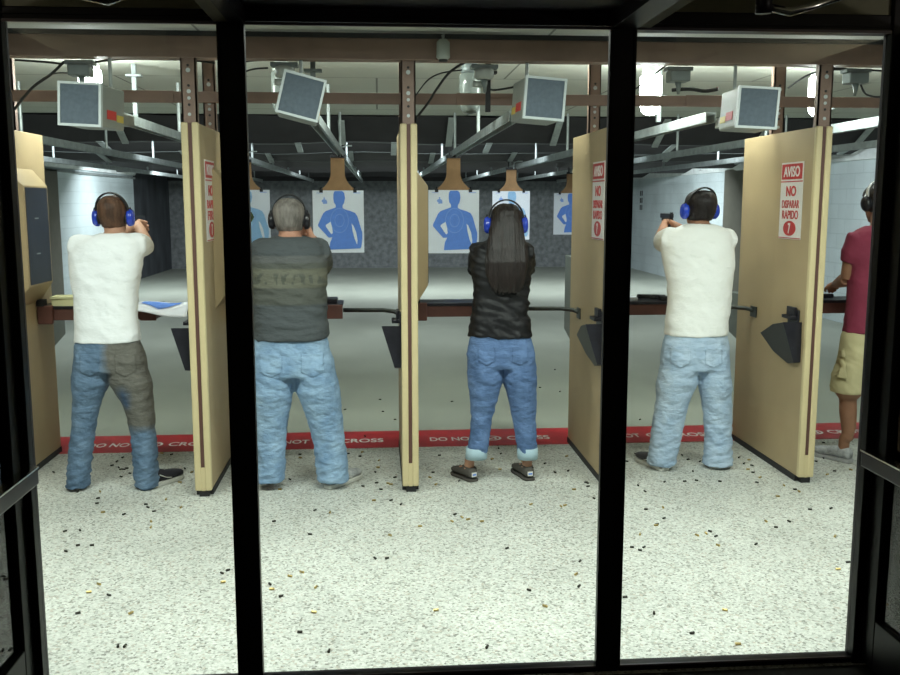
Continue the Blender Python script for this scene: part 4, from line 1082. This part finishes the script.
# person 1: man in white T-shirt and two-tone jeans -------------------------------------------------
X1 = at(107, 470, 5.45).x
M['jeans1'] = jeans_mat('two_tone_jeans', (.065, .12, .20), (.15, .23, .34),
    [((at(118, 400, 5.4).x-X1-.01, .36+.03), (1, .93), (.13, .125, .11)), ((at(127, 400, 5.4).x-X1, .52), (at(137, 400, 5.4).x-X1, .64), (.045, .085, .16))])  # soft-edged tan area on the right leg, with a smaller dark blue piece
sp1 = dict(seed=1, Y=5.45, root=107, label='man in white T-shirt and blue jeans with a partly tan right leg', head=(113, 195), hs=.97, hy=.05, yaw=D(-4), pitch=D(6), skin='skinA',
    torso=[(233, 101, 128, .062), (237, 88, 136, .085), (243, 76, 143, .10), (256, 69, 144, .112), (275, 70, 141, .118), (295, 73, 138, .115), (315, 75, 138, .115), (332, 75, 140, .122), (341, 75, 141, .125)],
    hips=[(334, 78, 136, .11), (345, 75, 141, .12), (358, 74, 146, .128), (370, 73, 148, .125)],
    legL=[(382, 73, 109, .09), (400, 74, 101, .082), (420, 73, 96, .076), (442, 70, 93, .075), (465, 69, 90, .078), (486, 67, 89, .085)],
    legR=[(382, 110, 151, .095), (400, 122, 152, .085), (420, 129, 154, .076), (442, 132, 156, .075), (465, 134, 158, .08), (486, 136, 159, .088)],
    legL_foot=((79, 489), D(-12), .29, 'canvas', 'whiterub'), legR_foot=((146, 489), D(34), .28, 'canvas', 'whiterub'),
    arms={'L': dict(pts=[(80, 247, 5.45), (84, 262, 5.74), (133, 227, 5.92)], dir=(.25, 1, .1), up=(-1, 0, .3), side=-1, sleeve=.85),
          'R': dict(pts=[(137, 245, 5.46), (146.5, 247, 5.70), (139, 226, 5.93)], dir=(-.15, 1, .1), up=(1, 0, .3), side=1, sleeve=.62)},
    top=('t_shirt', 'whiteshirt'), trousers=('jeans', 'jeans1'))
P, R, h, s, tp, tr = build(sp1)
hair_cap(P, R, h, s, 'hair1', low(.22, .78), 0, .004)
muffs(R, h, s, 'bluecup', 'black', 'blue ear muffs on the man in two-tone jeans', tilt=.02)
for px in (93, 128):
    c = at(px, 364, 5.4); pocket(tr, c.x, c.z, .14, .15, 'jeans1', P)
pistol('handgun', at(136.5, 221, 5.99), D(-4), 'dark handgun aimed by the man in two-tone jeans')
# person 2: heavier man in grey printed shirt ------------------------------------------------------
sp2 = dict(seed=2, wr=wr(2, .010, 4.5, 12, slant=2), Y=5.38, root=297, label='grey-haired man in dark grey T-shirt with a tan printed band', head=(289, 198), hs=1.06, hy=.04, yaw=D(-3), pitch=D(4), skin='skinB', armk=1.15,
    sleever=(.085, .082, .078),
    torso=[(236, 274, 305, .075), (240, 262, 318, .10), (246, 253, 325, .125), (260, 250, 327, .14), (280, 251, 327, .15), (300, 252, 327, .155), (320, 253, 328, .16), (331, 254, 329, .165), (338, 254, 329, .165)],
    hips=[(331, 256, 326, .145), (345, 253, 329, .155), (360, 251, 334, .16), (374, 251, 337, .155)],
    legL=[(390, 252, 293, .115), (410, 254, 289, .10), (430, 256, 286, .092), (455, 257, 285, .09), (480, 256, 284, .095)],
    legR=[(390, 297, 339, .118), (410, 305, 341, .105), (430, 311, 343, .095), (455, 316, 346, .09), (480, 318, 349, .098)],
    legL_foot=((264, 487), D(-25), .30, 'greymesh', 'whiterub'), legR_foot=((328, 489), D(36), .30, 'greymesh', 'whiterub'),
    arms={'L': dict(pts=[(264, 252, 5.38), (262, 268, 5.66), (298, 234, 5.78)], dir=(.3, 1, .1), up=(-1, 0, .3), side=-1, sleeve=.9),
          'R': dict(pts=[(317, 252, 5.38), (320, 266, 5.64), (312, 238, 5.74)], dir=(-.35, .7, .9), up=(1, 0, .2), side=1, sleeve=.9)},
    top=('t_shirt', 'bandshirt'), trousers=('jeans', 'jeans2'))
P, R, h, s, tp, tr = build(sp2)
hair_cap(P, R, h, s, 'hair2', low(.20, .74), 0, .006)
muffs(R, h, s*.93, 'blackcup', 'black', 'black ear muffs on the grey-haired man', tilt=-.03)
for px in (272, 313):
    c = at(px, 364, 5.3); pocket(tr, c.x, c.z, .16, .16, 'jeans2', P)
# person 3: long-haired woman ----------------------------------------------------------------------
sp3 = dict(seed=3, Y=5.43, root=501, label='woman with long dark straight hair in a black leather jacket and cuffed blue jeans', head=(506, 205), hs=.94, hh=.215, hy=.03, skin='skinC', armk=.85, slim=True, ankle_r=.030, sleever=(.066, .062, .056), stack=.4,
    torso=[(238, 492, 519, .06), (243, 480, 526, .085), (249, 473, 530, .10), (260, 470, 532, .108), (275, 472, 531, .108), (292, 474, 529, .102), (308, 473, 529, .105), (325, 470, 530, .118), (336, 468, 532, .125)],
    hips=[(330, 472, 528, .105), (342, 469, 532, .118), (354, 467, 535, .125), (366, 467, 536, .122)],
    legL=[(378, 468, 502, .092), (398, 470, 497, .080), (418, 472, 492, .066), (436, 470, 489, .062), (453, 467, 487, .060)],
    legR=[(378, 503, 536, .092), (398, 509, 536, .080), (418, 513, 535, .066), (436, 516, 536, .062), (453, 518, 537, .060)],
    legL_foot=((474, 482), D(-27), .225, 'brownshoe', 'brownshoe', 'slip'), legR_foot=((530, 481), D(-12), .25, 'brownshoe', 'brownshoe', 'slip'),
    arms={'L': dict(pts=[(479, 252, 5.43), (477, 270, 5.66), (500, 234, 5.85)], dir=(.3, 1, .1), up=(-1, 0, .3), side=-1, sleeve=1.9),
          'R': dict(pts=[(524, 252, 5.43), (526, 270, 5.66), (508, 234, 5.85)], dir=(-.3, 1, .1), up=(1, 0, .3), side=1, sleeve=1.9)},
    top=('leather_jacket', 'leather'), trousers=('jeans', 'jeans3'), wr=wr(3, .014, 5, 14, slant=5))
P, R, h, s, tp, tr = build(sp3)
for px in (486, 519):
    c = at(px, 355, 5.35); pocket(tr, c.x, c.z, .125, .135, 'jeans3', P)
    surf = at(px, 340, 5.35)
for leg in ('legL', 'legR'):
    rr = rows_px([(447, *( (466, 487) if leg == 'legL' else (517.5, 537.5)), .064), (458, *((465, 487) if leg == 'legL' else (517.5, 537.5)), .064)], 5.43)
    q = MB().hring([rr[0], (rr[0][0], rr[0][1], (rr[0][2]+rr[1][2])/2, rr[0][3]*1.03, rr[0][4]*1.03), rr[1]], 24)
    obj('cuff', q, 'cuffblue', P, smooth=True)
# collar
c = at(505, 238, 5.43); obj('collar', MB().hring([(c.x, 5.44, c.z-.03, .10, .085), (c.x, 5.44, c.z+.015, .085, .075), (c.x, 5.44, c.z+.022, .07, .06)], 24), 'leather', P, smooth=True)
# long hair: cap plus a fall of strands
q = MB(); q.hring([(0, cy*s-.002, (z_*1.045-.01)*h, (a+.018)*s, (b+.018)*s) for z_, cy, a, b in HEAD if z_ > .15], 26, 2.1); q.xf(R)
rows = []
for py, xl, xr, b, dy in ((212, 495, 519, .045, -.03), (222, 491, 522, .05, -.045), (235, 488, 524, .045, -.07), (248, 486, 527, .04, -.095), (262, 485, 528, .036, -.115), (276, 486, 526, .034, -.12), (286, 490, 524, .028, -.12), (293, 496, 519, .02, -.12)):
    rows.append((py, xl, xr, b, dy))
q.hring(rows_px(rows, 5.43), 30, 2.2)
Ri = R.inverted()
def fnh(co, no):
    l = Ri @ co
    if l.y > .03*s and l.z < h*.72: l = Vector((l.x*.75, min(l.y, .03)*.6, l.z)); return R @ l
    k = .0016*math.sin(co.x*420+5*NZ((co.x*12, 0, co.z*2.2)))+.005*NZ((co.x*45, 0, co.z*2.5))
    if co.z < at(506, 284, 5.3).z: k += .006*NZ((co.x*110, 3, 0)); co = co+Vector((0, 0, .03*NZ((co.x*90, 1, 1))))
    return co+no*k
vox('hair', q, .006, 'hair3', P, 3, fnh)
muffs(R, h*1.06, s*1.14, 'bluecup', 'black', 'blue ear muffs on the long-haired woman', tilt=-.0)
# person 4: man in white T-shirt right of the mullion ----------------------------------------------
sp4 = dict(seed=4, Y=5.60, root=690, label='black-haired man in loose white T-shirt and pale blue jeans', head=(700, 190), hs=1.02, hy=.05, yaw=D(10), pitch=D(4), skin='skinD',
    torso=[(224, 687, 714, .065), (228, 675, 724, .09), (234, 664, 731, .105), (246, 661, 734, .115), (265, 664, 734, .12), (285, 668, 732, .12), (305, 668, 730, .12), (322, 666, 728, .128), (335, 665, 727, .13)],
    hips=[(328, 668, 724, .11), (342, 664, 728, .122), (356, 661, 729, .13), (368, 660, 729, .127)],
    legL=[(382, 658, 696, .098), (400, 657, 688, .088), (420, 654, 683, .08), (442, 651, 679, .08), (464, 648, 674, .088)],
    legR=[(382, 699, 730, .095), (400, 703, 730, .085), (420, 705, 731, .08), (442, 706, 731, .08), (464, 704, 731, .088)],
    legL_foot=((665, 471), D(-19), .29, 'darkshoe', 'whiterub'), legR_foot=((715, 469), D(18), .28, 'greymesh', 'whiterub'),
    arms={'L': dict(pts=[(669, 239, 5.60), (659.5, 244, 5.88), (664, 226, 6.06)], dir=(.2, 1, .1), up=(-1, 0, .3), side=-1, sleeve=.6),
          'R': dict(pts=[(726, 240, 5.60), (718, 252, 5.86), (676, 226, 6.04)], dir=(-.3, 1, .1), up=(1, 0, .3), side=1, sleeve=.8)},
    top=('t_shirt', 'whiteshirt2'), trousers=('jeans', 'jeans4'))
P, R, h, s, tp, tr = build(sp4)
hair_cap(P, R, h, s, 'hair4', low(.12, .74), 0, .011)
muffs(R, h, s, 'bluecup', 'black', 'blue ear muffs on the black-haired man in the white T-shirt', tilt=.03)
for px in (680, 712):
    c = at(px, 358, 5.5); pocket(tr, c.x, c.z, .14, .145, 'jeans4', P)
pistol('handgun', at(669, 218, 6.13), D(3), 'dark handgun aimed by the man right of the right mullion')
# person 5: man in maroon shirt and khaki shorts ---------------------------------------------------
sp5 = dict(seed=5, Y=5.66, root=872, label='man in a maroon T-shirt and khaki cargo shorts at right edge', head=(882, 183), hs=.98, hy=.06, yaw=D(14), pitch=D(-10), skin='skinD', bare=True, short=2, slim=True, ankle_r=.034,
    torso=[(226, 866, 895, .062), (231, 856, 906, .09), (238, 849, 914, .105), (252, 848, 916, .115), (272, 850, 914, .12), (295, 848, 912, .12), (318, 846, 912, .125), (332, 844, 913, .13)],
    hips=[(326, 846, 910, .115), (340, 842, 913, .125), (352, 840, 914, .13), (362, 839, 914, .13)],
    legL=[(374, 835, 873, .10), (392, 832, 866, .105), (399, 838, 858, .060), (412, 838, 858, .062), (426, 840, 857, .056), (440, 842, 853, .040)],
    legR=[(374, 876, 914, .10), (392, 880, 914, .105), (399, 886, 906, .060), (412, 886, 906, .062), (426, 887, 904, .056), (440, 889, 900, .040)],
    legL_foot=((850, 463), D(-30), .28, 'greymesh', 'silver'), legR_foot=((893, 462), D(10), .29, 'darkshoe', 'silver'),
    arms={'L': dict(pts=[(855, 242, 5.66), (847, 279, 5.70), (836, 284, 5.93)], dir=(.2, 1, -.1), up=(-.3, 0, 1), side=-1, sleeve=.55),
          'R': dict(pts=[(908, 242, 5.66), (912, 279, 5.72), (880, 284, 5.98)], dir=(-.5, 1, -.1), up=(.3, 0, 1), side=1, sleeve=.55)},
    top=('t_shirt', 'maroon'), trousers=('cargo_shorts', 'khaki'))
P, R, h, s, tp, tr = build(sp5)
hair_cap(P, R, h, s, 'hair4', low(.16, .70), 0, .010)
muffs(R, h, s, 'blackcup', 'silver', 'black ear muffs with a pale headband on the maroon-shirted man', tilt=0)
c = at(841, 366, 5.55)
surface_patch(tr, [(c.x-.05, c.z+.085), (c.x+.055, c.z+.085), (c.x+.055, c.z-.085), (c.x-.045, c.z-.085)], 'khaki', tr, 'cargo_pocket', .012)
surface_patch(tr, [(c.x-.055, c.z+.10), (c.x+.06, c.z+.10), (c.x+.06, c.z+.045), (c.x-.055, c.z+.045)], 'khaki', tr, 'pocket_flap', .018)
# ------------------------------------------------------------------ spent casings on the floor
def casing(m, L, r, name='bullet_casing'):
    q = MB(); n = 10
    prof = [(-L/2, r*.9), (-L/2+.001, r*1.05), (-L/2+.0025, r*1.05), (-L/2+.003, r*.85), (-L/2+.004, r), (L/2, r*.97)]
    q.loft([[Vector((x, rr*math.cos(2*PI*j/n), r*1.05+rr*math.sin(2*PI*j/n))) for j in range(n)] for x, rr in prof])
    return q
spots = {'b': [(139,492),(302,473),(500,498),(546,474),(450,215)], }
rnd = random.Random(11)
bright = [(346,471),(168,482),(180,483),(181,508),(166,500),(151,522),(103,513),(151,528),(100,492),(99,585),(223,583),(131,614),(89,593),(302,573),(390,536),(378,468),(391,485),(374,501),(452,522),(462,518),(468,520),(482,522),(561,507),(574,490),(565,506),(531,505),(420,527),(330,513),(784,486),(778,497),(774,466),(766,522),(697,536),(706,534),(718,546),(663,508),(835,537),(838,570),(788,645),(738,645),(725,611),(628,655),(430,478),(436,485),(612,500),(576,575),(436,611),(545,607),(316,588),(314,613),(379,461),(272,590),(290,577),(280,490),(760,478),(748,470),(799,492),(500,470),(640,535),(656,526)]
dark = [(80,531),(66,552),(65,532),(78,546),(124,515),(146,505),(148,508),(154,512),(98,499),(97,504),(92,546),(109,596),(78,614),(118,647),(125,647),(228,571),(222,574),(274,522),(270,585),(281,597),(117,462),(112,466),(121,470),(124,470),(130,474),(315,511),(310,535),(391,501),(401,505),(381,490),(375,559),(387,559),(433,473),(455,515),(507,549),(529,591),(580,562),(579,587),(586,483),(588,487),(594,499),(545,464),(555,473),(487,648),(329,652),(364,670),(393,669),(300,633),(638,486),(645,492),(646,510),(664,519),(657,525),(632,548),(640,551),(644,548),(716,537),(720,482),(810,510),(831,509),(795,490),(776,528),(789,522),(654,614),(692,634),(637,656),(848,563),(753,473),(744,464),(752,466),(739,458),(757,483),(816,462),(700,462),(688,460),(710,532),(625,598),(756,545),(365,437),(340,445),(490,412),(533,404),(540,388),(555,370),(395,420),(640,420),(727,386),(380,400),(345,410),(250,430),(470,395),(452,402),(560,392),(383,412),(300,455),(350,470),(290,480),(245,470),(395,478)]
cA = tag(obj('bullet_casing', casing('brass', .021, .0052), 'brass', origin=(0, 0, 0), smooth=False), 'shiny brass cartridge casing lying on the floor', 'casing', 'brass casings scattered on the floor')
cB = tag(obj('bullet_casing', casing('darkbrass', .019, .0050), 'darkbrass', origin=(0, 0, 0), smooth=False), 'tarnished dark cartridge casing lying on the floor', 'casing', 'dark casings scattered on the floor')
booths = ['behind the man in two-tone jeans', 'behind the grey-shirted man', 'behind the long-haired woman', 'behind the man in pale jeans', 'behind the maroon-shirted man']
first = {0: True, 1: True}
def drop(src, k, p):
    if 6.24 < p.y < 6.71: p.z = .0032
    o = src if first[k] else src.copy()
    if not first[k]: C.objects.link(o)
    first[k] = False
    o.location = p; o.rotation_euler = (0, 0, rnd.uniform(0, PI))
    kind = ('shiny brass casing', 'tarnished dark casing')[k]
    if p.y > 6.71: w = 'on the grey range floor beyond the red line'
    elif p.y > 6.23: w = 'on the red painted line'
    elif p.y > 5.15:
        w = 'by the feet of ' + ('the man in two-tone jeans', 'the grey-shirted man', 'the long-haired woman', 'the man in pale jeans', 'the maroon-shirted man')[min(4, max(0, int((p.x-PART[0])/1.17)))]
    else:
        r = p.x/p.y
        w = 'on open floor, ' + ('left' if r < -.15 else 'middle' if r < .255 else 'right') + ' pane' + (', close to the glass' if p.y < 4.0 else ', midway to the booths' if p.y < 4.6 else ', just short of the booths')
    o['label'] = kind + ' ' + w; o['group'] = kind + 's ' + w
def clear(p):
    for x in PART:
        if abs(p.x-x) < .075 and 5.2 < p.y < 6.33: return False
    return p.y > 3.25
for px, py in bright:
    p = on_floor(px, py)
    if clear(p): drop(cA, 0, p)
for px, py in dark:
    p = on_floor(px, py)
    if clear(p): drop(cB, 1, p)
for k in range(70):
    lane = rnd.choice(LANE); p = Vector((lane+rnd.uniform(-.5, .5), rnd.uniform(5.3, 6.2), 0))
    if clear(p): drop(cA if k % 4 == 0 else cB, 0 if k % 4 == 0 else 1, p)
